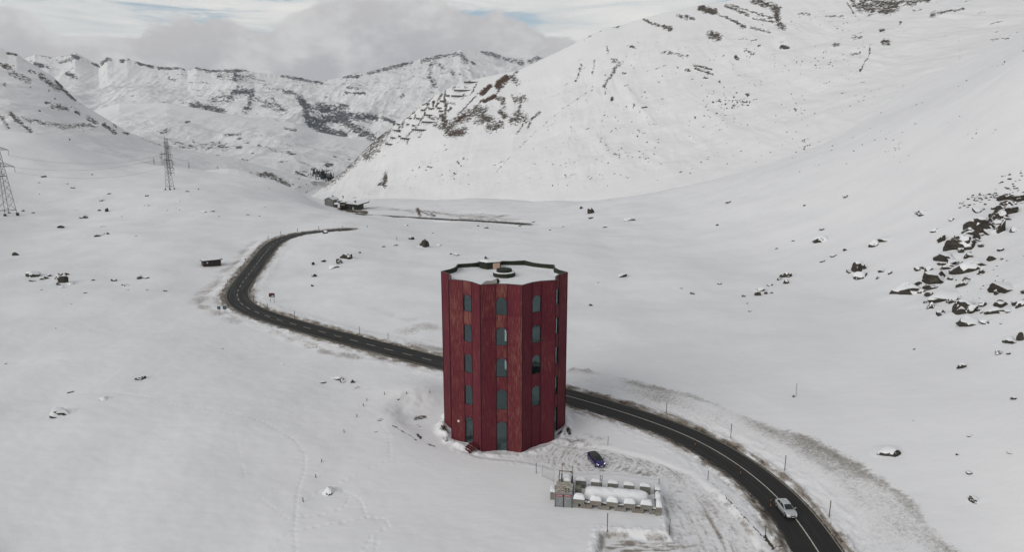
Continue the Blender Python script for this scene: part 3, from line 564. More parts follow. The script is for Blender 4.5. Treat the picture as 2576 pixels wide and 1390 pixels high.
# ------------------------------------------------------------------ the ground sheet
def build_ground():
    th = np.concatenate([np.linspace(-180, -44, 46)[:-1], np.linspace(-44, 44, 1000), np.linspace(44, 180, 46)[1:]]) * PI / 180
    r = [2., 12, 25, 38, 50, 60, 68]
    while r[-1] < 1750:
        q = r[-1]
        st = min(max(1.5 * q * q / (HC * F), .12), 1.15 if q < 620 else 6.0) if q < 760 else 40.
        r.append(q + st)
    r = np.array(r + [2100, 2600, 3400, 5000, 9000.])
    RR, TT = np.meshgrid(r, th, indexing='ij'); x = RR * np.sin(TT); y = RR * np.cos(TT)
    z, A = gz(x, y, True)
    z = np.where(RR > 1800, np.minimum(z, -85), z)
    for w, P in TRK:
        d, s = seg_dist(x, y, P, 3.)
        foot = np.clip(.5 + .9 * np.sin(s * 5.2 + 1.5 * np.sign(d)) + perlin(s * .8, s * 0, 3), 0, 1)
        d = d + .25 * perlin(s / 1.7, s * 0, 7); z = z - w * .075 * np.exp(-(d / .27) ** 2) * (.2 + .8 * foot)
    pu, pv, _ = proj(x, y, z)
    front = (y > 40) & (RR < 900)
    dirt = np.zeros_like(x); soil = np.zeros_like(x); speck = np.zeros_like(x)
    # ploughed yard: streaks that follow the wheel tracks
    d1, s1 = A['rd'], A['rs']; pl = A['pl']
    inn = sstep(-.3, 1.2, pl)
    arc = fbm(d1 / .55, s1 / 9, 4, 91) * .6 + fbm(d1 / 1.6, s1 / 14, 3, 92) * .7
    near_r = sstep(30, 9, np.abs(d1)) * sstep(90, 30, s1)
    dirt = np.maximum(dirt, inn * near_r * np.clip(.30 + .62 * arc, 0, .8))
    cx, cy = hits([(1520, 1165)])[0][:2]; dd = np.hypot(x - cx, y - cy)
    ringn = fbm(dd / .5, np.arctan2(y - cy, x - cx) * 2.5, 4, 93)
    dirt = np.maximum(dirt, inn * sstep(19, 6, dd) * np.clip(.27 + .6 * ringn, 0, .75))
    bx, by = hits([(1600, 1385)])[0][:2]
    dirt = np.maximum(dirt, inn * np.exp(-(((x - bx) / 11) ** 2 + ((y - by) / 4.5) ** 2)) * np.clip(.45 + .9 * fbm(x / 3, y / .7, 4, 94), 0, .95))
    dirt = np.maximum(dirt, .62 * np.exp(-((pl - .05) / .55) ** 2) * sstep(-.7, .2, fbm(x / 4, y / 4, 3, 95)) * sstep(98, 92, y))
    dirt = np.maximum(dirt, inn * .19 * (1 + fbm(x / 2, y / 1.2, 3, 99)))
    tq = np.array([hits([(1440, 1112)])[0][:2]])[0]
    dirt = np.maximum(dirt, .75 * np.exp(-(((x - tq[0] - 1) / 5) ** 2 + ((y - tq[1]) / 3) ** 2)) * sstep(-.5, .5, fbm(x / 2, y / 2, 4, 96)))
    # road edges and spray thrown by the snow blower
    for dk, sk, rd in (('rd', 'rs', ROAD), ('rd2', 'rs2', ROAD2)):
        d, s = A[dk], A[sk]; ad = np.abs(d) - RW; on = (ad < 22) & (np.abs(d) < 100)
        nz = fbm(s / 3.2, d / .9, 4, 101); big = fbm(s / 22, d / 30, 3, 103)
        side = np.where(d > 0, .75, 1.15); e = 1.05 * sstep(2.6, .5, ad / side) + .5 * sstep(6.5, 1.5, ad / side) * np.clip(.5 + big, 0, 1.2)
        dirt = np.where(on, np.maximum(dirt, np.clip(e * (.66 + .75 * nz), 0, 1)), dirt)
        soil = np.where(on, np.maximum(soil, .62 * sstep(1.5, .4, ad) * sstep(-.2, .45, nz)), soil)
        if rd is ROAD:
            wash = sstep(.5, 3, d) * sstep(17, 5, ad) * sstep(150, 110, s) * np.clip(.13 + .16 * fbm(s / 9, d / 2.5, 4, 107) + .1 * big, 0, .4); dirt = np.where(on, np.maximum(dirt, wash), dirt)
            spk = np.where(on, .55 * sstep(7, 1.5, ad) * np.clip(.6 + big, 0, 1.2), 0); speck = np.maximum(speck, spk)
    def band(fn, pts, width, below, st, target, sd, nw=6.):
        P = wpoly([fn(*p) for p in pts]); d, s = seg_dist(x, y, P, width * 2 + 8)
        off = nw * .35 * fbm(s / nw, s * 0, 4, sd)
        q = np.clip(1.15 - np.abs(d - 0 + off) / width, 0, 1) * np.clip(.8 + .5 * fbm(s / 12, d / 5, 4, sd + 1), .25, 1.2)
        return np.maximum(target, st * q)
    L1 = [(1450-1669.7)/.35183*1, 0]
    BANDS = [(lambda a, b: (a, b), [(1440,922),(1530,945),(1600,965),(1650,985),(1720,1000),(1800,1022),(1850,1045),(1920,1068),(2010,1095),(2090,1130),(2160,1165),(2230,1205),(2290,1255),(2340,1310),(2400,1375),(2450,1430)], 4.6, 1, 1.0)]
    P = wpoly(BANDS[0][1]); pd, ps, _z = road_near(P[:, 0], P[:, 1], ROAD, 60.); so_ = np.argsort(ps)
    tt = d1 - np.interp(s1, ps[so_], pd[so_]) + 1.1 * fbm(s1 / 3.5, s1 * 0, 4, 111) + .5 * fbm(s1 / .9, d1 / .9, 3, 112)
    okb = (d1 > 1) & (d1 < 60) & (s1 < ps.max()) & (s1 > -5)
    fall = sstep(1.6, -1.4, tt) * np.exp(np.clip(tt, -40, 0) / 5.0) * np.clip(.75 + .6 * fbm(s1 / 14, d1 / 7, 3, 113), .2, 1.3)
    dirt = np.where(okb, np.maximum(dirt, 0.78 * fall), dirt); speck = np.where(okb, np.maximum(speck, 1.3 * fall ** .8), speck)
    for pts, wd, st in [([Z4(1900,510), Z4(1840,545), Z4(1780,640), Z4(1690,720), Z4(1600,830), Z4(1500,890), Z4(1505,940), Z4(1480,990), Z4(1600,1040), Z4(1640,1060)], 3.2, .5),
                        ([Z4(1680,730), Z4(1720,690)], 4, .7), ([Z4(1580,840), Z4(1610,820)], 4, .7), ([Z4(1490,970), Z4(1510,930)], 4, .6),
                        ([Z4(1650,950), Z4(1640,980), Z4(1700,1010)], 4, .5), ([Z4(1730,1090), Z4(1770,1120)], 3, .6),
                        ([Z4(2050,1190), Z4(2200,1250), Z4(2380,1300), Z4(2420,1340), Z4(2550,1387)], 1.6, .55), ([Z5(0,1230), Z5(200,1290), Z5(260,1340), Z5(500,1387)], 2, .5),
                        ([Z5(870,1180), Z5(980,1150), Z5(1060,1170)], 4, .6), ([Z5(600,1020), Z5(880,1100)], 3, .32), ([Z5(150,920), Z5(500,980)], 5, .18), ([Z5(900,1290), Z5(1110,1320)], 3.2, .75),
                        ([Z4(1900,800), Z4(2250,720)], 7, .14), ([(960,548),(990,547)], 5, .5), ([(938,530),(990,528),(1050,534),(1110,538),(1200,543),(1290,555)], 9, .5), ([(1170,541),(1260,546)], 9, .6)]:
        dirt = band(lambda a, b: (a, b), pts, wd, 1, st, dirt, 121)
    soil = np.maximum(soil, np.where(front, stroke_mask(pu, pv, [S(Z5, [(350,268),(420,284),(480,294),(560,300)], 4, .85), S(Z5, [(940,275),(950,310)], 5, .8), S(Z5, [(960,285),(1010,315)], 4, .6), S(Z5, [(1040,310),(1070,325)], 3.5, .7), S(lambda a, b: (a, b), [(1045,1054),(1070,1050)], 7, .66), ([(1050,1070), (1056,1074)], 4, .6), ([Z7(2385,440), Z7(2400,455)], 5, .9), ([Z7(2240,385), Z7(2300,420), Z7(2380,470)], 1.8, .8), ([Z7(2490,510), Z7(2440,490)], 2, .7),
        (([Z8(340,890), Z8(400,950), Z8(460,1010), Z8(530,1080), Z8(610,1170)]), 1.6, .55), (([Z8(450,1005), Z8(510,1060)]), 2.6, .75), (([Z8(560,1120), Z8(610,1175)]), 2.6, .75), (([Z8(640,1210), Z8(720,1290), Z8(780,1370)]), 2.2, .7), ([Z8(725, 1280), Z8(760, 1330), Z8(785,1365)], 4.5, 1.), ([Z8(780,1360), Z8(850,1348)], 3, .8),
        ([(1118,1078), (1112,1072)], 5, .8), ([(1428,1082), (1434,1090)], 6, .75), ([(1405,1092), (1412,1086)], 4, .7)], .8, 5), 0))
    dirt = np.maximum(dirt, np.where(front, .72 * stroke_mask(pu, pv, SOILROAD, .8, 5), 0))
    o = mesh_np('ground', np.stack([x, y, z], -1).reshape(-1, 3), grid_faces(len(r), len(th)), M['ground'], True, {'dirt': np.where(front, dirt, 0), 'soil': soil, 'speck': np.where(front, speck, 0)})
    # close the small hole round the foot of the camera axis
    tag(o, 'snow-covered pass floor with tracks and dirty verges around the tower', 'ground', None, 'structure')
    return o
GROUND = build_ground()
# ------------------------------------------------------------------ roads
def asphalt():
    m, t = newmat('asphalt')
    pos = t.n('ShaderNodeNewGeometry').outputs['Position']
    uv = t.attr('across'); sl = t.attr('along')
    n = t.noise(pos, 14, 4, .7); n2 = t.noise(pos, .5, 4)
    cmb = t.n('ShaderNodeCombineXYZ', inp={0: t.math('MULTIPLY', uv, 1.6), 1: t.math('MULTIPLY', sl, .045)}).outputs[0]
    lane = t.noise(cmb, 1, 3)
    c = t.mix(t.smooth(n, .25, .8), (.014, .014, .014), (.032, .031, .030))
    c = t.mix(t.math('MULTIPLY', t.smooth(lane, .45, .72), .3), c, (.052, .049, .044))
    edge = t.smooth(t.math('ADD', t.math('ABSOLUTE', uv), t.math('MULTIPLY', t.math('SUBTRACT', n2, .5), 1.6)), 3.0, 3.9)
    c = t.mix(t.math('MULTIPLY', edge, .6), c, (.16, .145, .125))
    rag = t.math('ADD', t.math('ABSOLUTE', uv), t.math('MULTIPLY', t.math('SUBTRACT', t.noise(pos, 1.3, 5, .7), .5), 2.2))
    c = t.mix(t.smooth(rag, 3.55, 3.8), c, t.mix(n, (.20, .18, .155), (.62, .60, .57)))
    t.out(c, t.smooth(lane, .35, .65, .55, .8), n, .3, .01, .25); return m
M['asphalt'] = asphalt()
def paint(name, col, wear=.45):
    m, t = newmat(name); pos = t.n('ShaderNodeNewGeometry').outputs['Position']
    n = t.noise(pos, 3, 5, .7)
    t.out(t.mix(t.smooth(n, wear, .75), col, tuple(x * .45 for x in col)), .7); return m
M['line_white'] = paint('road_paint', (.52, .50, .45)); M['line_edge'] = paint('road_edge_paint', (.36, .325, .26), .4)
def ribbon(name, rd, s0, s1, o0, o1, dz, mat, parent=None, nx=2, attrs=False):
    n = max(2, int((s1 - s0) / 1.0) + 1); s = np.linspace(s0, s1, n); w = np.linspace(o0, o1, nx)
    P = np.stack([np.interp(s, rd['s'], rd['P'][:, i]) for i in (0, 1)], 1); N = np.stack([np.interp(s, rd['s'], rd['N'][:, i]) for i in (0, 1)], 1); z = np.interp(s, rd['s'], rd['z'])
    V = np.zeros((n, nx, 3)); V[..., :2] = P[:, None] + N[:, None] * w[None, :, None]; V[..., 2] = z[:, None] + dz - .004 * np.abs(w)[None]
    Q = grid_faces(n, nx)
    return mesh_np(name, V.reshape(-1, 3), Q[:, ::-1], mat, True, {'across': np.repeat(w[None], n, 0), 'along': np.repeat(s[:, None], nx, 1)} if attrs else None, parent)
r1 = ribbon('road', ROAD, 0, ROAD['s'][-1], -RW, RW, 0, M['asphalt'], None, 9, True); tag(r1, 'dark asphalt pass road curving past the tower through the snow', 'road', None, 'structure')
r2 = ribbon('road', ROAD2, 0, ROAD2['s'][-1], -RW, RW, 0, M['asphalt'], None, 9, True); tag(r2, 'far stretch of dark road leading left to the grey inn', 'road', None, 'structure')
def s_at(u, v, rd=ROAD):
    p = at(u, v); i = np.argmin(np.hypot(rd['P'][:, 0] - p[0], rd['P'][:, 1] - p[1])); return rd['s'][i]
S_T = s_at(1150, 925)
ribbon('centre_line', ROAD, 0, S_T - 4, -.09, .09, .02, M['line_white'], r1)
ribbon('edge_line', ROAD, 0, S_T, RW - .40, RW - .26, .02, M['line_edge'], r1)
ribbon('edge_line', ROAD, S_T, ROAD['s'][-1], -RW + .22, -RW + .34, .02, M['line_edge'], r1)
ribbon('edge_line', ROAD, S_T + 40, ROAD['s'][-1], RW - .34, RW - .22, .02, M['line_edge'], r1)
_s = S_T + 1
while _s < ROAD['s'][-1] - 6:
    ribbon('lane_dash', ROAD, _s, _s + 3.0, -.08, .08, .02, M['line_white'], r1); _s += 6.1
# ------------------------------------------------------------------ sky, light, camera
def build_world():
    w = bpy.data.worlds.new('World'); sc.world = w; w.use_nodes = True; t = NT(w)
    sky = t.n('ShaderNodeTexSky', sky_type='NISHITA', sun_disc=False, sun_elevation=R(30), sun_rotation=R(232), altitude=2200)
    bg1 = t.n('ShaderNodeBackground', inp={0: sky.outputs[0], 1: .08})
    d = t.n('ShaderNodeTexCoord').outputs['Generated']
    xyz = t.n('ShaderNodeSeparateXYZ', inp={0: d}).outputs
    el = t.math('MULTIPLY', t.math('ARCSINE', xyz[2]), 180 / PI)          # degrees above the horizon
    az = t.math('MULTIPLY', t.math('ARCTAN2', xyz[0], xyz[1]), 180 / PI)
    co = t.n('ShaderNodeCombineXYZ', inp={0: az, 1: t.math('MULTIPLY', el, 1.6), 2: 0.}).outputs[0]
    nb = t.noise(co, .16, 6, .55); nf = t.noise(co, .5, 7, .62); st = t.noise(t.mapv(co, (.075, .42, 1)), 1., 6, .62, .9)
    big = t.noise(t.mapv(co, (.05, .1, 1)), 1., 3)
    # heaped grey cloud whose top rises and falls along the horizon
    ramp = t.n('ShaderNodeFloatCurve'); cv = ramp.mapping.curves[0]
    prof = [(-40, 7.6), (-35, 7.9), (-32, 6.0), (-29, 6.3), (-26, 7.5), (-22, 8.3), (-19.5, 7.3), (-17, 8.2), (-14.5, 9.6), (-11.5, 10.2), (-8, 10.6), (-5, 9.6), (-1, 9.2), (2, 8.0), (5, 7.2), (7, 6.7), (10, 6.8), (14, 8.5), (40, 9)]
    pts = [((a + 40) / 80, b / 12) for a, b in prof]
    while len(cv.points) < len(pts): cv.points.new(.5, .5)
    for p, q in zip(cv.points, pts): p.location = q
    ramp.mapping.update()
    t.t.links.new(t.math('DIVIDE', t.math('ADD', az, 40.), 80., clamp=True), ramp.inputs['Value'])
    top = t.math('MULTIPLY', ramp.outputs[0], 12.)
    top = t.math('ADD', top, t.math('ADD', t.math('MULTIPLY', t.math('SUBTRACT', nb, .5), 3.6), t.math('MULTIPLY', t.math('SUBTRACT', nf, .5), 2.4)))
    h = t.math('SUBTRACT', top, el)
    cum = t.smooth(h, -.12, .5)
    ccol = t.mix(t.smooth(h, 0, 5.5), (.46, .455, .465), (.385, .39, .415))
    ccol = t.mix(t.math('MULTIPLY', t.smooth(t.math('ADD', t.math('MULTIPLY', nb, .6), t.math('MULTIPLY', nf, .4)), .43, .63), .62), ccol, (.64, .64, .63))
    # thin bright veil above with a few blue-green gaps
    veil = t.mix(t.smooth(st, .35, .7), (.53, .555, .565), (.71, .70, .68))
    gap = t.math('MULTIPLY', t.smooth(t.math('ADD', t.math('MULTIPLY', st, .7), t.math('MULTIPLY', big, .3)), .47, .36), t.smooth(el, 40., 14.))
    veil = t.mix(t.math('MULTIPLY', gap, .75), veil, (.36, .47, .52))
    veil = t.mix(t.smooth(el, 10., 24.), veil, t.mix(t.smooth(nb, .3, .7), (.27, .28, .295), (.33, .335, .345)))
    clouds = t.mix(cum, veil, ccol)
    bg2 = t.n('ShaderNodeBackground', inp={0: clouds, 1: 1.0})
    fac = t.math('SUBTRACT', 1., t.math('MULTIPLY', t.math('MULTIPLY', gap, t.math('SUBTRACT', 1., cum)), .42))
    mx = t.n('ShaderNodeMixShader', inp={0: fac, 1: bg1.outputs[0], 2: bg2.outputs[0]})
    o = t.n('ShaderNodeOutputWorld', inp={0: mx.outputs[0]})
build_world()
sun = bpy.data.lights.new('sun', 'SUN'); sun.energy = 1.4; sun.angle = R(50); sun.color = (1, .965, .91)
so = link(bpy.data.objects.new('sun', sun)); so.location = (-200, -200, 300)
_az = R(232); _el = R(30)
dv = Vector((math.sin(_az) * math.cos(_el), math.cos(_az) * math.cos(_el), math.sin(_el)))
so.rotation_euler = dv.to_track_quat('Z', 'Y').to_euler()
cam = bpy.data.cameras.new('camera'); cam.sensor_width = 36; cam.lens = 36 * F / W0; cam.clip_end = 30000; cam.clip_start = 1
co = link(bpy.data.objects.new('camera', cam)); co.location = (0, 0, HC); co.rotation_euler = (PI / 2 - PITCH, 0, 0); sc.camera = co
sc.view_settings.view_transform = 'Standard'; sc.view_settings.look = 'None'; sc.view_settings.exposure = 0.25; sc.view_settings.gamma = 1

# thin mountain air
hz_, t_ = newmat('mountain_air'); 
pv_ = t_.n('ShaderNodeVolumePrincipled', inp={'Color': (.86, .92, 1., 1), 'Density': 2.6e-5, 'Anisotropy': .2}); t_.n('ShaderNodeOutputMaterial', inp={'Volume': pv_.outputs[0]})
mb = MB(); mb.box((0, 3000, 470), (16000, 9400, 1240)); tag(mb.build('haze', hz_), 'thin pale air over the pass', 'haze', None, 'stuff')
# ------------------------------------------------------------------ object materials
def wood_red():
    m, t = newmat('weathered_red_boards')
    uv = t.n('ShaderNodeUVMap', uv_map='UVMap').outputs[0]
    wear = t.attr('wear'); tone = t.attr('tone')
    st = t.noise(t.mapv(uv, (5.6, .5, 1)), 1, 6, .68, .3); st2 = t.noise(t.mapv(uv, (16, .9, 1)), 1, 3, .6); bl = t.noise(t.mapv(uv, (.5, .16, 1)), 1, 4)
    fine = t.noise(t.mapv(uv, (30, 6, 1)), 1, 2)
    sep = t.n('ShaderNodeSeparateXYZ', inp={0: uv}).outputs
    board = t.math('FRACT', t.math('MULTIPLY', sep[0], 3.6))
    seam = t.math('LESS_THAN', t.math('ABSOLUTE', t.math('SUBTRACT', board, .5)), .035)
    bid = t.n('ShaderNodeTexWhiteNoise', noise_dimensions='1D', inp={'W': t.math('FLOOR', t.math('MULTIPLY', sep[0], 3.6))}).outputs[0]
    base = t.mix(tone, (.112, .0125, .0275), (.132, .0165, .0335))
    base = t.mix(t.math('MULTIPLY', t.smooth(st2, .3, .75), .5), base, (.044, .0085, .014))
    base = t.mix(t.math('MULTIPLY', bid, .25), base, (.062, .012, .016))
    q = t.math('ADD', t.math('ADD', t.math('MULTIPLY', st, .75), t.math('MULTIPLY', bl, .34)), t.math('MULTIPLY', wear, .165))
    w1 = t.smooth(t.math('ADD', q, t.math('MULTIPLY', t.math('SUBTRACT', fine, .5), .25)), .44, .78); w2 = t.smooth(t.math('ADD', q, t.math('MULTIPLY', t.math('SUBTRACT', st2, .5), .5)), .64, .80)
    c = t.mix(t.math('MULTIPLY', w1, .75), base, (.150, .036, .034))
    c = t.mix(t.math('MULTIPLY', w2, .8), c, (.235, .11, .075))
    c = t.mix(t.math('MULTIPLY', seam, .55), c, (.03, .008, .01))
    t.out(c, .75, t.math('SUBTRACT', st2, t.math('MULTIPLY', seam, .8)), .35, .02, .2)
    return m
M['red'] = wood_red()
M['green_dark'] = simple('dark_green_boards', (.030, .034, .024), .8, .35, 2.5, .3, stretch=(4, 4, .6), spec=.15)
M['coping'] = simple('dark_metal_edge', (.045, .042, .045), .5, .2, 4)
M['snow'] = simple('piled_snow', (.80, .81, .83), .6, .03, 1.6, .3, .05)
M['beige'] = simple('pale_board', (.52, .36, .27), .6, .1, 3)
M['planks'] = simple('grey_planks', (.30, .28, .25), .8, .35, 3, .3, stretch=(.4, 9, 1))
M['frame_dark'] = simple('dark_window_frame', (.022, .022, .024), .5, .2, 5)
M['interior'] = simple('dark_interior', (.055, .075, .078), .9, .2, 1)
M['white'] = simple('white_paint', (.72, .72, .70), .5, .06, 5)
M['red_dark'] = simple('dark_red_steps', (.10, .015, .02), .6, .4, 3)
def glass(name='window_glass', tint=(.62, .72, .72), refl=1.0):
    m, t = newmat(name)
    lw = t.n('ShaderNodeFresnel', inp={0: 1.5}); n = t.noise(t.n('ShaderNodeNewGeometry').outputs['Position'], .6, 3)
    tr = t.n('ShaderNodeBsdfTransparent', inp={0: (*tint, 1)})
    gl = t.n('ShaderNodeBsdfGlossy', inp={'Color': (.70, .92, .95, 1), 'Roughness': .02})
    bp = t.n('ShaderNodeBump', inp={'Strength': .03, 'Distance': .2, 'Height': n}); t.t.links.new(bp.outputs[0], gl.inputs['Normal'])
    f = t.math('ADD', t.math('MULTIPLY', lw.outputs[0], 1.5), .045, clamp=True)
    mx = t.n('ShaderNodeMixShader', inp={0: f, 1: tr.outputs[0], 2: gl.outputs[0]})
    t.n('ShaderNodeOutputMaterial', inp={0: mx.outputs[0]}); return m
M['glass'] = glass()
# ------------------------------------------------------------------ red tower
RT = 11.2; HR = HC - 24.9        # corner radius, rim height
TH0 = -20.5 + .44; RECESS = .76
def vz(v, depth):  # height seen at photo row v at the given depth
    return HC + depth * float(t_of(v))
ROWS = []
for a, b in ((315, 428), (512, 629), (712, 835), (917, 1047), (1128, 1318)):
    y1 = ZT(0, a)[1]; y0 = ZT(0, b)[1]; ROWS.append((vz(y0, TY - 9.75), vz(y1, TY - 9.75)))
tower = empty('theatre_tower', (TX, TY, 0), 0, 'tall ten-sided dark red wooden tower with arched windows beside the pass road', 'tower')
def corner(k, r=RT):
    a = R(TH0 + 36 * k); return Vector((r * math.sin(a), -r * math.cos(a), 0))
def facet(k, r=RT, rec=RECESS):
    c0, c1 = corner(k, r), corner(k + 1, r); inn = -((c0 + c1) / 2).normalized() * rec
    return c0, c0.lerp(c1, .365) + inn, c0.lerp(c1, .635) + inn, c1
ARC = 10
def arch_pts(w, z0, z1):   # outline of an arched opening, counter-clockwise from bottom left: (s, z)
    r = w / 2; h = r * .98
    return [(-r, z0), (r, z0)] + [(r * math.cos(PI * i / ARC), z1 - h + h * math.sin(PI * i / ARC)) for i in range(ARC + 1)]
wv, wf, wuv, wwear, wtone = [], [], [], [], []
def wall_face(pts, uvs, wear, tone):
    b = len(wv); wv.extend(pts); wf.append(tuple(range(b, b + len(pts)))); wuv.extend(uvs); wwear.append(wear); wtone.append(tone)
rr = random.Random(3)
ZB0 = -2.0
levels = [ZB0] + [(ROWS[i][0] + ROWS[i][1]) / 2 - 1.7 for i in (3, 2, 1, 0)] + [HR]
WEAR = {}   # (facet, column, level from the bottom) -> weathering
for j, w_ in enumerate((.34, .40, .42, .55, .62)): WEAR[(9, 0, j)] = w_
for j, w_ in enumerate((.10, .10, .15, .15, .1)): WEAR[(9, 2, j)] = w_
for j, w_ in enumerate((.18, .20, .25, .28, .48)): WEAR[(0, 0, j)] = w_
for j, w_ in enumerate((.52, .60, .62, .58, .05)): WEAR[(0, 2, j)] = w_
for j, w_ in enumerate((.05, .05, .05, -.15, .03)): WEAR[(1, 0, j)] = w_
for j, w_ in enumerate((.05, .18, .20, .15, .10)): WEAR[(1, 2, j)] = w_
MIDW = {9: (.15, .2, .2, .35, .8), 0: (.3, .7, .3, .55, .85), 1: (.0, .05, .1, .1, .2)}
wins = []
for k in range(10):
    # facet k=9 is the left front one, 0 faces the camera, 1 the right front one
    p = facet(k)
    off = k * 8.0
    # side columns
    for col, (a, b) in ((0, (p[0], p[1])), (2, (p[2], p[3]))):
        L = (b - a).length; u0 = off + (0 if col == 0 else 4.7)
        for j in range(5):
            z0, z1 = levels[j], levels[j + 1]
            wr = WEAR.get((k, col, j), rr.uniform(-.05, .3)); tn = rr.uniform(0, 1)
            N = 4
            for q in range(N):
                A = a.lerp(b, q / N); B = a.lerp(b, (q + 1) / N)
                wall_face([(A.x, A.y, z0), (B.x, B.y, z0), (B.x, B.y, z1), (A.x, A.y, z1)], [(u0 + L * q / N, z0), (u0 + L * (q + 1) / N, z0), (u0 + L * (q + 1) / N, z1), (u0 + L * q / N, z1)], wr, tn)
    # middle column with the openings
    a, b = p[1], p[2]; W = (b - a).length; ex = (b - a).normalized(); mid = (a + b) / 2; nin = -Vector((mid.x, mid.y, 0)).normalized()
    ow = W * .915
    def P3(s, z, dep=0): q = mid + ex * s + nin * dep; return (q.x, q.y, z)
    u0 = off + 3.6
    def face2(pts, wear, tone): wall_face([P3(s, z) for s, z in pts], [(u0 + s, z) for s, z in pts], wear, tone)
    rows = list(ROWS)
    if k == 1: rows = rows[:4]
    rows = sorted(rows)
    cur = ZB0; mw = MIDW.get(k, (.1, .2, .2, .2, .3))
    for j, (z0, z1) in enumerate(rows):
        wr = mw[min(j + (1 if k == 1 else 0), 4)] if not (j == 0 and k == 1) else .0
        wj = mw[j] if j < len(mw) else .2
        face2([(-ow / 2, cur), (ow / 2, cur), (ow / 2, z0), (-ow / 2, z0)], wj, .8)
        for sg in (-1, 1):
            q = [(sg * W / 2, cur), (sg * ow / 2, cur), (sg * ow / 2, z1), (sg * W / 2, z1)]
            face2(q if sg < 0 else q[::-1], .05, .2)
        ap = arch_pts(ow, z0, z1)[2:]        # right springing over to the left one
        for i in range(ARC):
            (s1_, zz1), (s2_, zz2) = ap[i], ap[i + 1]
            face2([(s1_, zz1), (s1_, z1 + .02), (s2_, z1 + .02), (s2_, zz2)], .05, .4)
        face2([(-W / 2, z1), (W / 2, z1), (W / 2, z1 + .02), (-W / 2, z1 + .02)], .1, .4)
        cur = z1 + .02
        wins.append((k, z0, z1, W, ow, mid, ex, nin))
    face2([(-W / 2, cur), (W / 2, cur), (W / 2, HR), (-W / 2, HR)], mw[4], .9)
me = bpy.data.meshes.new('wall'); me.from_pydata(wv, [], wf)
ul = me.uv_layers.new(name='UVMap'); ul.data.foreach_set('uv', np.array(wuv, np.float32).ravel())
for nm, arr in (('wear', wwear), ('tone', wtone)):
    at_ = me.attributes.new(nm, 'FLOAT', 'FACE'); at_.data.foreach_set('value', np.array(arr, np.float32))
me.materials.append(M['red']); wallo = link(bpy.data.objects.new('wall', me), tower)
M['trim'] = simple('dark_red_trim', (.028, .007, .010), .8, .2, 3)
tb = MB()
for k in range(10):
    p = facet(k)
    for j in range(3):
        q = p[j] * ((p[j].length + .015) / p[j].length); tb.bar((q.x, q.y, ZB0), (q.x, q.y, HR), .055 if j else .07, 4)
    for a, b in ((p[0], p[1]), (p[2], p[3])):
        for z in levels[1:5]:
            zj = z + rr.uniform(-.5, .5); tb.bar((a.x, a.y, zj), (b.x, b.y, zj), .014, 4)
tb.build('joint_trim', M['trim'], tower)
# windows: reveal and pane
for k, z0, z1, W, ow, mid, ex, nin in wins:
    mb = MB(); o2 = arch_pts(ow, z0, z1); n = len(o2)
    def P3(s, z, dep): q = mid + ex * s + nin * dep; return (q.x, q.y, z)
    i2 = arch_pts(ow - .08, z0 + .04, z1 - .04)
    vs = [P3(s, z, .0) for s, z in o2] + [P3(s, z, .09) for s, z in o2] + [P3(s, z, .09) for s, z in i2] + [P3(s, z, .2) for s, z in i2]
    fs = [(r_ * n + i, r_ * n + (i + 1) % n, (r_ + 1) * n + (i + 1) % n, (r_ + 1) * n + i) for r_ in range(3) for i in range(n)]
    mb.add(vs, fs); wo = mb.build('window', M['frame_dark'], tower)
    pb = MB(); pts = [P3(s, z, .11) for s, z in arch_pts(ow - .08, z0 + .04, z1 - .04)]
    pb.add(pts, [tuple(range(n))]); po = pb.build('pane', M['glass'], wo)
    if po.data.polygons[0].normal.dot(nin) > 0: po.data.flip_normals()
# inner shell; floors and slotted cross wall added to block daylight behind panes
mb = MB()
for k in range(10):
    p = facet(k, RT - .40, RECESS)
    for a, b in ((p[0], p[1]), (p[2], p[3])): mb.add([(a.x, a.y, ZB0), (b.x, b.y, ZB0), (b.x, b.y, HR - 1.2), (a.x, a.y, HR - 1.2)], [(0, 1, 2, 3)])
fl = [(ROWS[i][0] - .35) for i in (0, 3, 4)]
dec = []
for k in range(10): dec += [facet(k, RT - .42)[j] for j in range(3)]
for z in fl: mb.add([(q.x, q.y, z) for q in dec], [tuple(range(30))])
for x0, x1 in ((-9.0, .05), (1.25, 9.0)): mb.add([(x0, 1.5, ZB0), (x1, 1.5, ZB0), (x1, 1.5, HR - 1.3), (x0, 1.5, HR - 1.3)], [(0, 1, 2, 3)])
mb.build('inner_wall_light_block', M['interior'], tower)
# parapet lining, coping, snow deck
mb = MB(); cp = MB(); ring_o = []; ring_i = []
for k in range(10):
    for j in range(3): ring_o.append(facet(k)[j]); ring_i.append(facet(k, RT - .22, RECESS)[j])
n = len(ring_o); DK = HR - 1.0
mb.add([(q.x, q.y, DK - .3) for q in ring_i] + [(q.x, q.y, HR) for q in ring_i], [(i, (i + 1) % n, n + (i + 1) % n, n + i) for i in range(n)])
mb.build('parapet_lining', M['green_dark'], tower)
co_o = [q * ((q.length + .03) / q.length) for q in ring_o]; co_i = [q * ((q.length - .02) / q.length) for q in ring_i]
vs = []
for z in (HR + .0, HR + .05): vs += [(q.x, q.y, z) for q in co_o] + [(q.x, q.y, z) for q in co_i]
fs = []
for i in range(n):
    j = (i + 1) % n
    fs += [(2 * n + i, 2 * n + j, 3 * n + j, 3 * n + i), (i, j, 2 * n + j, 2 * n + i), (n + j, n + i, 3 * n + i, 3 * n + j), (j, i, n + i, n + j)]
cp.add(vs, fs); cp.build('coping', M['coping'], tower)
rad = np.linspace(.0, 1, 26); angs = np.arange(n)
V = []
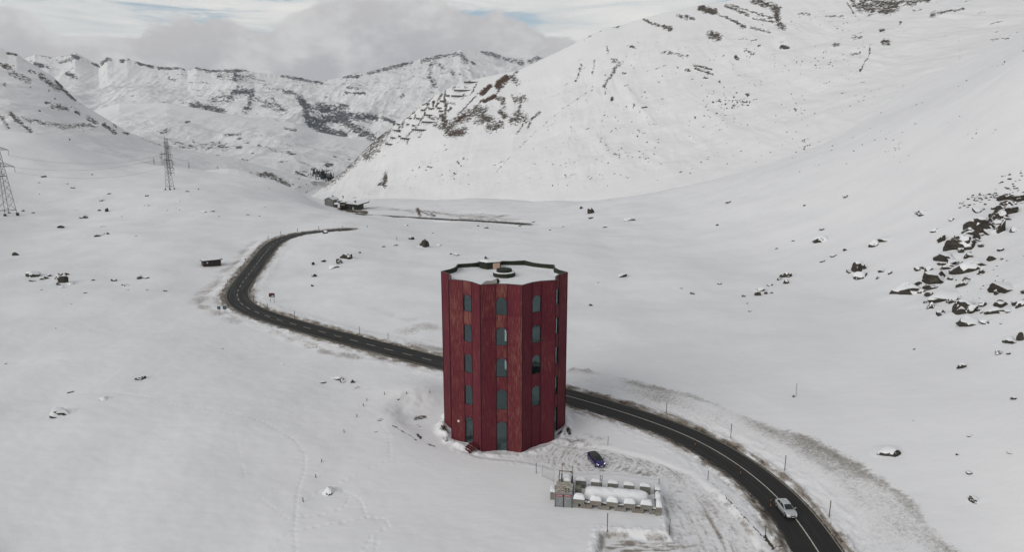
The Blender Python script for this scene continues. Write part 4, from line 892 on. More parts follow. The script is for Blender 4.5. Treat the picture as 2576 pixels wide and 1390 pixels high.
for r_ in rad:
    for i in range(n):
        q = ring_i[i] * r_; drift = .32 * max(0, (r_ - .88) / .12) ** 2 * (.35 + .65 * abs(math.sin(i * 2.3)))
        V.append((q.x, q.y, DK + drift + .05 * float(perlin(q.x / 2.2, q.y / 2.2, 3))))
V = np.array(V); Q = []
for a in range(len(rad) - 1):
    for i in range(n): Q.append((a * n + i, a * n + (i + 1) % n, (a + 1) * n + (i + 1) % n, (a + 1) * n + i))
mesh_np('roof_snow', V, np.array(Q), M['snow'], True, None, tower)
def roof_pt(X, Y):   # place on the deck seen at a point of the rim crop
    u, v = ZR(X, Y); t = float(t_of(v)); Yd = (DK - HC) / t; return Vector((float(a_of(u, v)) * Yd - TX, Yd - TY, DK))
# round bench-like drum in the middle of the roof
c = roof_pt(1200, 372)
mb = MB(); mb.lathe([(1.95, -.2), (2.0, 0), (2.0, .72), (1.95, .76), (1.5, .76)], (c.x, c.y, DK), 10); dr = mb.build('roof_drum', M['green_dark'], tower)
mb = MB(); mb.lathe([(1.97, .74), (1.96, .82), (1.55, .85), (1.4, .8)], (c.x, c.y, DK), 20); mb.build('snow_ledge', M['snow'], dr, True)
mb = MB(); mb.lathe([(1.38, .7), (1.38, 1.2), (1.42, 1.2), (1.42, 1.26), (.9, 1.26)], (c.x, c.y + .15, DK), 12); mb.build('drum_cap', M['green_dark'], dr)
# stair head at the back of the roof
a = roof_pt(905, 262); b = roof_pt(1140, 245); dR = (b - a); wdt = dR.length; e1 = dR.normalized(); e2 = Vector((-e1.y, e1.x, 0))
mb = MB(); pts = [a + Vector((0, 0, -.2)), b + Vector((0, 0, -.2)), b + e2 * 2.0 + Vector((0, 0, -.2)), a - e1 * 1.0 + e2 * 1.8 + Vector((0, 0, -.2))]
mb.prism(pts, (0, 0, 0), (0, 0, 1.42)); sh = mb.build('stair_head', M['green_dark'], tower)
mb = MB(); ctr = sum((Vector(p) for p in pts), Vector()) / 4
top = [(p - ctr) * 1.14 + ctr for p in pts]
mb.prism(top, (0, 0, 1.44), (0, 0, 1.56)); mb.build('stair_roof', M['coping'], sh)
nx_, ny_ = 16, 12; V = []
for i in range(ny_):
    for j in range(nx_):
        s_ = j / (nx_ - 1); t_ = i / (ny_ - 1)
        q = (Vector(top[0]).lerp(top[1], s_)).lerp(Vector(top[3]).lerp(top[2], s_), t_)
        edge = min(s_, 1 - s_, t_, 1 - t_); hh = .34 * min(1, (edge / .12)) ** .5 + .05 * float(perlin(s_ * 5, t_ * 4, 8))
        V.append((q.x, q.y, q.z + 1.55 + hh))
mesh_np('snow_cap', np.array(V), grid_faces(ny_, nx_), M['snow'], True, None, sh)
d0 = a.lerp(b, .42); d1 = a.lerp(b, .93)
mb = MB(); mb.prism([d0 - e2 * .06, d1 - e2 * .06, d1 + e2 * .05, d0 + e2 * .05], (0, 0, .06), (0, 0, 1.16)); mb.build('door', M['beige'], sh)
# cleared planks at the front of the deck
mb = MB()
pl0 = roof_pt(850, 520); pl1 = roof_pt(1040, 462)
for i in range(9):
    y = pl0.y + .1 + i * .26
    mb.box((pl0.x + .9 + i * .07, y, DK + .10), (2.6 - .1 * (i % 3), .20, .05), .02)
mb.build('deck_planks', M['planks'], tower)
# blind door outline, small notice, entrance door and steps
p = facet(1); mid = (p[1] + p[2]) / 2; ex = (p[2] - p[1]).normalized(); nin = -Vector((mid.x, mid.y, 0)).normalized()
mb = MB(); zz1 = vz(ZT(0, 1185)[1], TY - 9); ap = arch_pts(1.5, .2, zz1); ap2 = arch_pts(1.38, .2, zz1 - .07)
def P3(s, z, dep): q = mid + ex * s + nin * dep; return (q.x, q.y, z)
for i in range(1, len(ap)):
    j = (i + 1) % len(ap)
    mb.add([P3(*ap[i], -.03), P3(*ap[j], -.03), P3(*ap2[j], -.03), P3(*ap2[i], -.03), P3(*ap[i], .02), P3(*ap[j], .02), P3(*ap2[j], .02), P3(*ap2[i], .02)], [(0, 1, 2, 3), (0, 1, 5, 4), (2, 3, 7, 6)])
mb.build('blind_door', M['red_dark'], tower)
p = facet(9); e = (p[1] - p[0]).normalized(); q = p[0].lerp(p[1], .52); nrm = Vector((e.y, -e.x, 0))
if nrm.dot(q) < 0: nrm = -nrm
mb = MB(); zz = vz(ZT(0, 1180)[1], TY - 10.2); mb.box((q.x + nrm.x * .02, q.y + nrm.y * .02, zz), (.36, .03, .36), math.atan2(e.y, e.x)); mb.build('notice', M['white'], tower)
e = (p[3] - p[2]).normalized(); q = p[2].lerp(p[3], .42); nrm = Vector((e.y, -e.x, 0))
if nrm.dot(q) < 0: nrm = -nrm
mb = MB(); mb.box((q.x + nrm.x * .03, q.y + nrm.y * .03, 1.15), (1.1, .05, 2.3), math.atan2(e.y, e.x)); dd_ = mb.build('door', M['red_dark'], tower)
mb = MB(); mb.box((q.x + nrm.x * .08 + e.x * .4, q.y + nrm.y * .08 + e.y * .4, 1.1), (.05, .06, .16), math.atan2(e.y, e.x)); mb.build('handle', M['coping'], dd_)
st = MB(); nv = Vector((nrm.x, nrm.y, 0)); ev = Vector((e.x, e.y, 0)); rz = math.atan2(e.y, e.x)
for i in range(4):
    c_ = Vector((q.x, q.y, 0)) + nv * (.9 + i * .34); st.box((c_.x, c_.y, .75 - i * .2), (1.9, .36, .08), rz)
st.box(tuple(Vector((q.x, q.y, .78)) + nv * .42), (1.9, .75, .1), rz)
for sg in (-1, 1):
    A_ = Vector((q.x, q.y, .72)) + nv * .1 + ev * sg * .9; B_ = Vector((q.x, q.y, .0)) + nv * 2.2 + ev * sg * .9
    st.bar(A_, B_, .13)
st.build('entrance_steps', M['red_dark'], tower)
# ------------------------------------------------------------------ person on the roof
def skin_mesh(name, verts, edges, radii, mat, parent=None, root=0, sub=2):
    me = bpy.data.meshes.new(name); me.from_pydata(verts, edges, []); o = bpy.data.objects.new(name, me); link(o, parent)
    md = o.modifiers.new('s', 'SKIN'); md.use_smooth_shade = True
    sv = me.skin_vertices[0].data
    for i, r_ in enumerate(radii): sv[i].radius = (r_, r_) if not isinstance(r_, tuple) else r_; sv[i].use_root = (i == root)
    ss = o.modifiers.new('u', 'SUBSURF'); ss.levels = sub; ss.render_levels = sub
    me.materials.append(mat); return o
M['black_cloth'] = simple('black_cloth', (.012, .013, .016), .9, .3, 9, .3)
M['skin'] = simple('skin', (.36, .20, .15), .6, .1, 6); M['purple'] = simple('purple_cloth', (.10, .03, .13), .8, .3, 8)
M['hair'] = simple('dark_hair', (.015, .012, .011), .6, .3, 20)
pu, pv = ZR(1092, 512); YY = TY - 8.3; px_ = float(a_of(pu, pv)) * YY - 0
pers = empty('person', (px_, YY, DK + .02), 0, 'person in black standing on the tower roof, arm stretched to the left', 'person')
V = [(0, 0, .95), (-.02, .0, 1.15), (-.05, 0, 1.36), (-.10, 0, 1.50), (-.14, 0, 1.60),   # pelvis .. neck
     (-.25, .03, 1.44), (-.50, .02, 1.33), (-.73, -.02, 1.30), (.10, .04, 1.42), (.20, .02, 1.17), (.13, -.12, .98),
     (-.10, 0, .90), (-.11, .02, .50), (-.11, .0, .08), (-.11, -.14, .04), (.10, 0, .90), (.12, .02, .50), (.13, 0, .08), (.13, -.14, .04)]
E = [(0, 1), (1, 2), (2, 3), (3, 4), (2, 5), (5, 6), (6, 7), (2, 8), (8, 9), (9, 10), (0, 11), (11, 12), (12, 13), (13, 14), (0, 15), (15, 16), (16, 17), (17, 18)]
skin_mesh('body', V, E, [(.17, .13), (.18, .13), (.19, .13), (.09, .08), (.06, .06), .085, .062, .045, .085, .062, .045, .10, .07, .05, .045, .10, .07, .05, .045], M['black_cloth'], pers)
mb = MB(); mb.lathe([(.02, -.13), (.062, -.115), (.082, -.06), (.092, .0), (.096, .05), (.085, .10), (.05, .135), (.01, .145)], (-.17, -.01, 1.73), 14); hd = mb.build('head', M['skin'], pers, True)
mb = MB(); mb.box((-.19, -.105, 1.72), (.03, .035, .04)); mb.build('nose', M['skin'], hd)
mb = MB(); mb.lathe([(.098, -.06), (.108, .0), (.11, .06), (.098, .115), (.06, .15), (.01, .16)], (-.165, .015, 1.735), 14); mb.build('hair', M['hair'], pers, True)
for (hx, hy, hz, dx) in ((-.76, -.02, 1.30, -1), (.12, -.16, .96, .3)):
    hv = [(hx, hy, hz), (hx + dx * .07, hy - .02, hz - .01)]; he = [(0, 1)]; hr = [.036, .034]
    for f_, (oy, l_) in enumerate(((-.032, .065), (-.011, .078), (.011, .072), (.031, .056))):
        b_ = len(hv); hv += [(hx + dx * (.075 + l_ * .5), hy - .02 + oy, hz - .012), (hx + dx * (.075 + l_), hy - .02 + oy, hz - .035)]; he += [(1, b_), (b_, b_ + 1)]; hr += [.010, .008]
    b_ = len(hv); hv += [(hx + dx * .035, hy - .06, hz - .01), (hx + dx * .07, hy - .075, hz - .02)]; he += [(0, b_), (b_, b_ + 1)]; hr += [.011, .009]
    skin_mesh('hand', hv, he, hr, M['skin'], pers, 0, 1)
ph = MB(); ph.bbox((-.86, -.05, 1.33), (.17, .05, .10), .015)
tag(ph.build('camera_bag', M['purple'], None, loc=(px_, YY, DK + .02)), 'small purple object held out by the person on the roof', 'bag')
# ------------------------------------------------------------------ vehicles
M['tyre'] = simple('tyre_rubber', (.012, .012, .012), .9, .2, 10); M['rim'] = simple('alloy_rim', (.30, .30, .31), .35, .1, 8, metal=.8)
M['car_glass'] = simple('car_glass', (.012, .018, .018), .06, .1, 3, .0, spec=.6); M['black_trim'] = simple('black_trim', (.012, .012, .013), .45, .2, 6)
M['lamp'] = simple('lamp_glass', (.75, .78, .80), .12, .05, 5, .0, spec=.8); M['plate'] = simple('number_plate', (.75, .75, .73), .4, .05, 5); M['tail'] = simple('tail_lamp', (.25, .01, .012), .2, .1, 5)
def lamp_on():
    m, t = newmat('headlight_lit'); e = t.n('ShaderNodeEmission', inp={0: (1, .97, .95, 1), 1: 1.2}); n = t.n('ShaderNodeBsdfPrincipled', inp={'Base Color': (.8, .8, .8, 1), 'Roughness': .15})
    a = t.n('ShaderNodeAddShader', inp={0: e.outputs[0], 1: n.outputs[0]}); t.n('ShaderNodeOutputMaterial', inp={0: a.outputs[0]}); return m
M['lamp_on'] = lamp_on()
def carpaint(name, col, dusty):
    m, t = newmat(name); pos = t.n('ShaderNodeTexCoord').outputs['Object']; sep = t.n('ShaderNodeSeparateXYZ', inp={0: pos}).outputs
    n = t.noise(pos, 3, 5, .6); low = t.smooth(t.math('ADD', sep[2], t.math('MULTIPLY', t.math('SUBTRACT', n, .5), .6)), .75, .2)
    c = t.mix(t.math('MULTIPLY', low, dusty), col, (.16, .145, .13))
    t.out(c, t.smooth(low, 0, 1, .22, .7), None, metal=.35, spec=.5, Coat_Weight=.7); return m
def lerp_tab(tab, x):
    return [float(np.interp(x, [r_[0] for r_ in tab], [r_[i] for r_ in tab])) for i in range(1, len(tab[0]))]
def make_car(name, label, paintm, roofm, lamp, Lc=4.25, Wc=1.77, hz=1.43, kind=0):
    root = empty(name, (0, 0, 0), 0, label, 'car')
    hw = Wc / 2; h2 = Lc / 2
    # lower body: x, half width, sill z, shoulder z (bonnet / boot line), crown z
    tab = [(-h2, .66 * hw, .42, .62, .66), (-h2 + .06, .80 * hw, .30, .80, .84), (-h2 + .22, .92 * hw, .24, .92, .97), (-h2 + .7, 1.0 * hw, .20, .93, .98), (-.5, 1.0 * hw, .18, .90, .95), (.5, 1.0 * hw, .18, .88, .94), (h2 - 1.25, 1.0 * hw, .18, .86, .93), (h2 - .75, .97 * hw, .20, .80, .87), (h2 - .32, .90 * hw, .23, .70, .76), (h2 - .08, .76 * hw, .28, .58, .62), (h2, .58 * hw, .36, .50, .52)]
    xs = sorted(set([round(v, 3) for v in np.linspace(-h2, h2, 34)] + [r_[0] for r_ in tab])); V = []; K = 13
    wx = (-h2 + .78, h2 - .86)
    for x in xs:
        w, s, sh, cr = lerp_tab(tab, x)
        fl = max([0.0] + [1 - ((x - q) / .40) ** 2 for q in wx]); fl = max(0, fl)   # wheel arches
        s2 = max(s, .31 + .36 * math.sqrt(fl)) if fl > 0 else s
        s2 = min(s2, sh - .08)
        ring = [(-.80 * w, s), (-.97 * w, s2), (-w, s2 + (sh - s2) * .4), (-.985 * w, s2 + (sh - s2) * .72), (-.90 * w, sh), (-.55 * w, cr - .01), (0, cr), (.55 * w, cr - .01), (.90 * w, sh), (.985 * w, s2 + (sh - s2) * .72), (w, s2 + (sh - s2) * .4), (.97 * w, s2), (.80 * w, s)]
        V += [(x, y, z) for y, z in ring]
    nx = len(xs); Q = [tuple(q) for q in grid_faces(nx, K)]
    mb = MB(); mb.add(V, Q + [tuple(range(K)), tuple(range((nx - 1) * K, nx * K))]); body = mb.build('body', paintm, root, True)
    # cabin: roof + pillars, glass set in between
    if kind == 0: gt = [(-h2 + .12, .80, .93, .80, .93), (-h2 + .62, .80, .92, .70, 1.30), (-h2 + .95, .82, .91, .64, hz - .04), (-.55, .84, .90, .65, hz), (-.1, .84, .90, .65, hz - .02), (.16, .84, .90, .655, hz - .09), (h2 - 1.08, .80, .90, .78, .92)]
    else: gt = [(-h2 + .08, .78, .93, .78, .93), (-h2 + .34, .80, .93, .64, 1.17), (-h2 + .75, .82, .92, .61, hz - .10), (-.55, .84, .90, .64, hz), (-.12, .84, .90, .645, hz - .02), (.14, .84, .90, .65, hz - .09), (h2 - 1.10, .80, .90, .78, .92)]
    V = []; K2 = 9; xs2 = [r_[0] for r_ in gt]; xs2 = sorted(set(xs2 + list(np.linspace(xs2[0], xs2[-1], 22))))
    for x in xs2:
        w0, z0, w1, z1 = lerp_tab(gt, x); w0 *= hw; w1 *= hw
        V += [(x, y, z) for y, z in [(-w0, z0), (-(w0 + w1) / 2 - .01, (z0 + z1) / 2), (-w1, z1 - .03 if z1 - z0 > .1 else z1), (-w1 * .86, z1 + .01), (0, z1 + .035), (w1 * .86, z1 + .01), (w1, z1 - .03 if z1 - z0 > .1 else z1), ((w0 + w1) / 2 + .01, (z0 + z1) / 2), (w0, z0)]]
    mb = MB(); mb.add(V, [tuple(q) for q in grid_faces(len(xs2), K2)]); mb.build('cabin', roofm, root, True)
    def gl(pts, nm='window'):
        mb = MB(); mb.add(pts, [tuple(range(len(pts)))]); mb.build(nm, M['car_glass'], root)
    def sidepts(sg, x0, x1, x0t, x1t, n=5):
        lo = [x0 + (x1 - x0) * i / n for i in range(n + 1)]; hi = [x0t + (x1t - x0t) * i / n for i in range(n + 1)]; P_ = []
        for x in lo: w0, z0, w1, z1 = lerp_tab(gt, x); f = .10; P_.append((x, sg * ((w0 + (w1 - w0) * f) * hw + .02), z0 + (z1 - z0) * f))
        for x in hi[::-1]: w0, z0, w1, z1 = lerp_tab(gt, x); f = .84; P_.append((x, sg * ((w0 + (w1 - w0) * f) * hw + .02), z0 + (z1 - z0) * f))
        return P_
    fx = gt[-1][0]; rx = gt[0][0]; mx = gt[-2][0]
    for sg in (-1, 1):
        gl(sidepts(sg, -.52, fx - .18, -.50, mx - .02), 'side_window'); gl(sidepts(sg, rx + .55, -.62, gt[2][0] - .02, -.60), 'side_window')
    def cross(xa, xb, fa, n=4):
        P_ = []
        for x, f in ((xa, fa), (xb, fa)):
            w0, z0, w1, z1 = lerp_tab(gt, x); row = [(x, -w1 * hw * .92, z1 - .005), (x, 0, z1 + .035), (x, w1 * hw * .92, z1 - .005)]
            P_.append(row)
        lift = Vector((0, 0, .022))
        return [tuple(Vector(p) + lift) for p in P_[0]] + [tuple(Vector(p) + lift) for p in P_[1][::-1]]
    def shield(xa, xb, nm):
        mb = MB(); n = 5; V_ = []
        for i in range(n + 1):
            x = xa + (xb - xa) * i / n; w0, z0, w1, z1 = lerp_tab(gt, x)
            V_ += [(x, -w1 * hw * .90, z1 + .012), (x, -w1 * hw * .45, z1 + .04), (x, 0, z1 + .05), (x, w1 * hw * .45, z1 + .04), (x, w1 * hw * .90, z1 + .012)]
        mb.add(V_, [tuple(q) for q in grid_faces(n + 1, 5)]); mb.build(nm, M['car_glass'], root, True)
    shield(mx + .06, fx - .05, 'windscreen'); shield(rx + .08, gt[1][0] + .12, 'rear_window')
    # wheels
    for x in wx:
        for sg in (-1, 1):
            mb = MB(); mb.lathe([(.20, -.10), (.30, -.11), (.325, -.08), (.325, .08), (.30, .11), (.20, .10)], (x, sg * (hw - .12), .325), 24, axis='Y'); w_ = mb.build('wheel', M['tyre'], root, True)
            mb = MB(); mb.lathe([(.02, .0), (.20, .02), (.215, .0), (.19, -.06)], (x, sg * (hw - .005), .325), 20, axis='Y')
            for k in range(5):
                an = 2 * PI * k / 5; mb.bar((x, sg * (hw + .012), .325), (x + .19 * math.cos(an), sg * (hw + .012), .325 + .19 * math.sin(an)), .022)
            mb.build('rim', M['rim'], w_)
    for sg in (-1, 1):
        mb = MB(); x = h2
        pts = [(x - .10, sg * .42 * Wc * .62, .60), (x - .17, sg * .50 * Wc * .72, .60), (x - .42, sg * .50 * Wc * .885, .70), (x - .36, sg * .5 * Wc * .80, .755), (x - .15, sg * .42 * Wc * .62, .665)]
        mb.add(pts + [(p_[0] - .05, p_[1] * .95, p_[2] - .03) for p_ in pts], [(0, 1, 2, 3, 4), (9, 8, 7, 6, 5)] + [(i, (i + 1) % 5, 5 + (i + 1) % 5, 5 + i) for i in range(5)])
        o = mb.build('headlight', lamp, root)
        mb = MB(); mb.bbox((-h2 + .06, sg * hw * .68, .80), (.10, .32, .15), .02); mb.build('tail_light', M['tail'], root)
        mb = MB(); mb.bbox((.72, sg * (hw + .10), .98), (.14, .20, .13), .03); mb.bar((.76, sg * (hw - .08), .93), (.74, sg * (hw + .06), .96), .025); mb.build('mirror', paintm if kind == 0 else M['black_trim'], root)
    mb = MB(); mb.box((h2 - .015, 0, .47), (.06, .62, .26), 0, 0, .95); gr = mb.build('grille', M['black_trim'], root)
    mb = MB(); mb.box((h2 + .02, 0, .42), (.02, .42, .10)); mb.build('number_plate', M['plate'], root)
    mb = MB(); mb.bbox((h2 - .10, 0, .26), (.16, Wc * .66, .09), .02); mb.build('bumper_trim', M['black_trim'], root)
    mb = MB(); mb.bar((-.9, 0, hz + .0), (-1.0, 0, hz + .12), .02, 6, .008); mb.build('aerial', M['black_trim'], root)
    return root
M['silver'] = carpaint('silver_paint', (.52, .54, .55), .5); M['violet'] = carpaint('violet_paint', (.030, .016, .135), .25); M['roof_black'] = simple('dark_roof_frost', (.05, .05, .055), .6, .5, 9, .2)
car1 = make_car('car', 'silver hatchback driving on the pass road at the bottom right', M['silver'], M['silver'], M['lamp'])
# road frame under the silver car
i0 = np.argmin(np.hypot(*(ROAD['P'] - np.array(hits([(1955, 1272)])[0][:2])).T)); Tn = ROAD['T'][i0]; Nn = ROAD['N'][i0]
pc = at(1977, 1291)
q_ = np.argmin(np.hypot(ROAD['P'][:, 0] - pc.x, ROAD['P'][:, 1] - pc.y)); Tn = ROAD['T'][q_]
car1.location = (pc.x, pc.y, float(ROAD['z'][q_]) + .0); car1.rotation_euler = (0, 0, math.atan2(-Tn[1], -Tn[0]))
car2 = make_car('car', 'violet hatchback with dark roof and lit headlights parked in the snowy yard', M['violet'], M['roof_black'], M['lamp_on'], 4.35, 1.82, 1.42, 1)
pc = at(1500, 1165); car2.location = (pc.x, pc.y, float(gz(pc.x, pc.y))); f0 = at(1512, 1176); r0 = at(1489, 1150)
car2.rotation_euler = (0, 0, math.atan2(f0.y - r0.y, f0.x - r0.x))
# ------------------------------------------------------------------ concrete block yard
def concrete(name, col):
    m, t = newmat(name); pos = t.n('ShaderNodeTexCoord').outputs['Object']; n = t.noise(pos, 1.2, 6, .65); n2 = t.noise(t.mapv(pos, (5, 5, .7)), 1, 4)
    c = t.mix(t.smooth(n, .3, .7), tuple(x * .72 for x in col), col); c = t.mix(t.math('MULTIPLY', t.smooth(n2, .5, .75), .45), c, tuple(x * .5 for x in col))
    t.out(c, .85, n, .3, .03, .2); return m
M['conc'] = concrete('concrete', (.27, .255, .23)); M['conc2'] = concrete('concrete_brownish', (.24, .215, .185)); M['conc3'] = concrete('concrete_green_grey', (.22, .22, .19))
def pillow(name, cx, cy, z, wx, wy, h, rz, parent, seed=0, over=.02, power=.6, n=13):
    V = []; wx2 = wx / 2 + over; wy2 = wy / 2 + over
    for i in range(n):
        for j in range(n):
            a = -1 + 2 * j / (n - 1); b = -1 + 2 * i / (n - 1)
            a = math.copysign(abs(a) ** .8, a); b = math.copysign(abs(b) ** .8, b)
            e = max(0, (1 - a ** 4)) * max(0, (1 - b ** 4))
            hh = h * e ** power * (1 + .22 * float(perlin(a * 1.3 + seed, b * 1.3, seed))) - (.10 * h if e < 1e-6 else 0)
            rr_ = 1 + .05 * float(perlin(a * 2 + seed * 3, b * 2, 5))
            x = a * wx2 * rr_; y = b * wy2 * rr_
            V.append((cx + x * math.cos(rz) - y * math.sin(rz), cy + x * math.sin(rz) + y * math.cos(rz), z + hh - .0))
    return mesh_np(name, np.array(V), grid_faces(n, n), M['snow'], True, None, parent)
# local frame of the yard
p0 = at(*ZE(545, 815)); p1 = at(*ZE(1700, 905)); exv = Vector((p1.x - p0.x, p1.y - p0.y, 0)); LEN = exv.length; exv.normalize(); eyv = Vector((-exv.y, exv.x, 0)); RZ = math.atan2(exv.y, exv.x)
Z0 = float(min(p0.z, p1.z)) - .1
def yard(s, d, z=0): q = Vector((p0.x, p0.y, Z0)) + exv * s + eyv * d; return Vector((q.x, q.y, Z0 + z))
PITCHB = LEN / 5.19; BW = PITCHB * .68; BD = .8; BH = .8
BGRP = 'concrete blocks stacked around the snowed-over tank'
rq_ = random.Random(77)
def block(s, d, z, w, dp, h, label, snow=.0, m='conc', rz=0, seed=0):
    q = yard(s + rq_.uniform(-.05, .05), d + rq_.uniform(-.07, .07), z); o = empty('concrete_block', q, RZ + rz + rq_.uniform(-.04, .04), label, 'block', BGRP)
    mb = MB(); mb.bbox((0, 0, h / 2), (w, dp, h), .04); mb.build('block_body', M[m], o)
    if snow: pillow('snow_cap', 0, 0, h - .01, w, dp, snow, 0, o, seed)
    return o
ORD = ['first', 'second', 'third', 'fourth', 'fifth', 'sixth']
for i in range(5):
    block(BW / 2 + i * PITCHB, .42, BH + .01, BW, BD, BH, f'{ORD[i]} from the container in the front upper row of concrete blocks, snow cushion on top', .62 - .05 * (i == 4), ['conc3', 'conc2', 'conc2', 'conc2', 'conc3'][i], 0, i)
for i in range(6):
    block([.15, .81, 1.82, 2.82, 3.83, 4.85][i] * PITCHB, .45, 0, BW * (1.0 if i else .48), BD, BH, f'{ORD[i]} block from the container in the bottom row along the front, half buried', 0, ['conc', 'conc2', 'conc'][i % 3], 0, i)
b0 = at(*ZE(575, 610)); 
dback = (b0 - Vector((p0.x, p0.y, b0.z))).dot(eyv) + .2
dback = max(3.6, min(6.5, dback)) + .95
for i in range(5):
    block(.75 + i * PITCHB, dback, BH + .12 - .1 * (i > 2), BW * .98, BD, BH, f'{ORD[i]} from the container in the back row of concrete blocks, snow on its hollow top', .34, ['conc3', 'conc', 'conc3', 'conc', 'conc3'][i], 0, 10 + i)
for i in range(5):
    block(.75 + i * PITCHB, dback + .03, 0, BW * .9, BD * .95, BH, f'{ORD[i]} block from the container in the buried bottom row at the back', 0, 'conc2', 0, 10 + i)
for i in range(3):
    dd = .55 + i * (dback - .55) / 2.1
    block(LEN - .42, dd, BH * .95 if i else BH + .01, BD, BW * .92, BH, ['corner block at the front right end of the block wall, round snow cushion on top', 'middle block of the right end wall with a lump of snow', 'back block of the right end wall near the snow pole, thin snow'][i], [.75, .5, .22][i], 'conc2', 0, 20 + i)
    block(LEN - .45, dd, 0, BD * .96, BW * .98, BH * .96, ['base block under the front right corner of the block wall', 'base block in the middle of the right end wall', 'base block at the back of the right end wall'][i], 0, 'conc', 0, 30 + i)
# long tank under snow
M['tank'] = simple('dark_tank_steel', (.06, .065, .06), .6, .3, 2)
tk = empty('storage_tank', yard(LEN * .49, dback * .47, -.08), RZ, 'long horizontal tank buried under a thick snow roll inside the block wall', 'tank')
mb = MB(); TL = LEN * .74; mb.lathe([(.3, -TL / 2), (.75, -TL / 2 + .15), (.85, -TL / 2 + .4), (.85, TL / 2 - .4), (.75, TL / 2 - .15), (.3, TL / 2)], (0, 0, .95), 20, axis='X'); mb.build('shell', M['tank'], tk, True)
for x in (-TL * .3, TL * .3): mb = MB(); mb.box((x, 0, .25), (.4, 1.3, .9)); mb.build('saddle', M['conc'], tk)
V = []; nA, nB = 46, 15
for i in range(nA):
    s = -1 + 2 * i / (nA - 1)
    for j in range(nB):
        t_ = -1 + 2 * j / (nB - 1); e = max(0, 1 - abs(s) ** 10) ** .4
        w = 1.3 * (.25 + .75 * e) * (1 + .12 * float(perlin(s * 5, t_ * 1.0, 4)))
        z = 1.0 + (1.35 + .1 * float(perlin(s * 6, t_ * 2, 9))) * e * max(0, 1 - abs(t_) ** 2.6) ** .5 - .12 * abs(t_)
        V.append((s * (TL / 2 + .12), t_ * w, z))
mesh_np('snow_cover', np.array(V), grid_faces(nA, nB), M['snow'], True, None, tk)
for x in (-TL * .26, -TL * .245 + .12): mb = MB(); mb.bar((x, .35, 1.6), (x, .35, 4.0), .05, 8); mb.bar((x, .35, 3.98), (x, .35, 4.1), .065, 8); mb.build('vent_pipe', M['black_trim'], tk)
# snow lying inside the yard between the blocks
V = []; nA, nB = 50, 26
for i in range(nB):
    for j in range(nA):
        s = .15 + (LEN - .5) * j / (nA - 1); d = .25 + (dback - .3) * i / (nB - 1); q = yard(s, d)
        hgt = .42 + .72 * math.exp(-((d - .55) / .8) ** 2) + .15 * float(perlin(s * .9, d * .9, 12)); V.append((q.x, q.y, Z0 + hgt))
o = mesh_np('snow_drift', np.array(V), grid_faces(nB, nA), M['snow'], True); tag(o, 'snow filling the floor of the block-walled yard', 'snow', None, 'stuff')
# ------------------------------------------------------------------ container
M['cont'] = simple('grey_container_steel', (.235, .245, .25), .55, .15, 1.5, .2); M['cont_top'] = simple('worn_container_roof', (.40, .38, .33), .75, .25, 2, .3); M['rust'] = simple('rusty_steel', (.17, .085, .04), .85, .5, 3, .4); M['signred'] = simple('sign_red', (.36, .02, .03), .5, .1, 4); M['dgrey'] = simple('dark_grey_steel', (.06, .065, .068), .6, .2, 4)
c0 = at(*ZE(312, 798)); c1 = at(*ZE(535, 812)); cx = Vector((c1.x - c0.x, c1.y - c0.y, 0)); CWd = cx.length; cx.normalize(); cy = Vector((-cx.y, cx.x, 0)); crz = math.atan2(cx.y, cx.x)
CH = 2.35; CL = 3.3; base = min(c0.z, c1.z) - .12
cont = empty('container', ((c0.x + c1.x) / 2, (c0.y + c1.y) / 2, base), crz, 'grey steel storage container with double doors, red signs and a rust-streaked roof', 'container')
mb = MB(); mb.box((0, CL / 2, CH / 2), (CWd, CL, CH))
for i in range(14):
    for sg in (-1, 1): mb.box((sg * (CWd / 2 + .02), .2 + i * (CL - .3) / 13.5, CH / 2), (.05, .12, CH - .3))
mb.build('body', M['cont'], cont)
mb = MB()
for x in (-CWd / 2, CWd / 2): mb.box((x, .0, CH / 2), (.12, .14, CH + .04)); mb.box((x, CL, CH / 2), (.12, .12, CH + .04))
mb.box((0, .0, CH - .02), (CWd + .1, .15, .14)); mb.box((0, 0, .06), (CWd + .1, .15, .12)); mb.build('frame', M['cont'], cont)
for sg in (-1, 1):
    mb = MB(); w = CWd / 2 - .12; mb.box((sg * (w / 2 + .03), -.05, CH / 2), (w, .05, CH - .26)); d_ = mb.build('door', M['cont'], cont)
    mb = MB()
    for i in range(5): mb.box((sg * (w / 2 + .03), -.085, .35 + i * .38), (w - .22, .03, .05))
    mb.build('door_rib', M['cont'], d_)
    mb = MB()
    for x in (sg * .04, sg * (w + .04)): mb.bar((x, -.10, .08), (x, -.10, CH - .1), .028, 6)
    mb.build('lock_bar', M['dgrey'], d_)
    mb = MB(); sx = sg * (w / 2 + .03); zz = CH - .30
    mb.prism([(sx - .48, -.105, zz), (sx - .38, -.105, zz + .13), (sx + .38, -.105, zz + .13), (sx + .48, -.105, zz), (sx + .38, -.105, zz - .13), (sx - .38, -.105, zz - .13)], (0, 0, 0), (0, .02, 0)); sg_ = mb.build('door_sign', M['signred'], d_)
    mb = MB(); rq = random.Random(4 + sg)
    for i in range(10): mb.box((sx - .30 + i * .066, -.112, zz + rq.uniform(-.008, .008)), (.040, .01, rq.uniform(.07, .11)))
    mb.build('sign_lettering', M['white'], sg_)
    mb = MB(); mb.box((sx, -.108, zz - .20), (.62, .012, .03)); mb.build('sign_strip', M['signred'], d_)
mb = MB(); mb.box((CWd * .12, -.115, 1.05), (.14, .04, .26)); mb.build('lock_box', M['cont_top'], cont)
mb = MB()
for i in range(10): mb.box((0, .25 + i * (CL - .3) / 9.6, CH + .03 + .012 * (i % 2)), (CWd - .1, (CL - .3) / 10.5, .05))
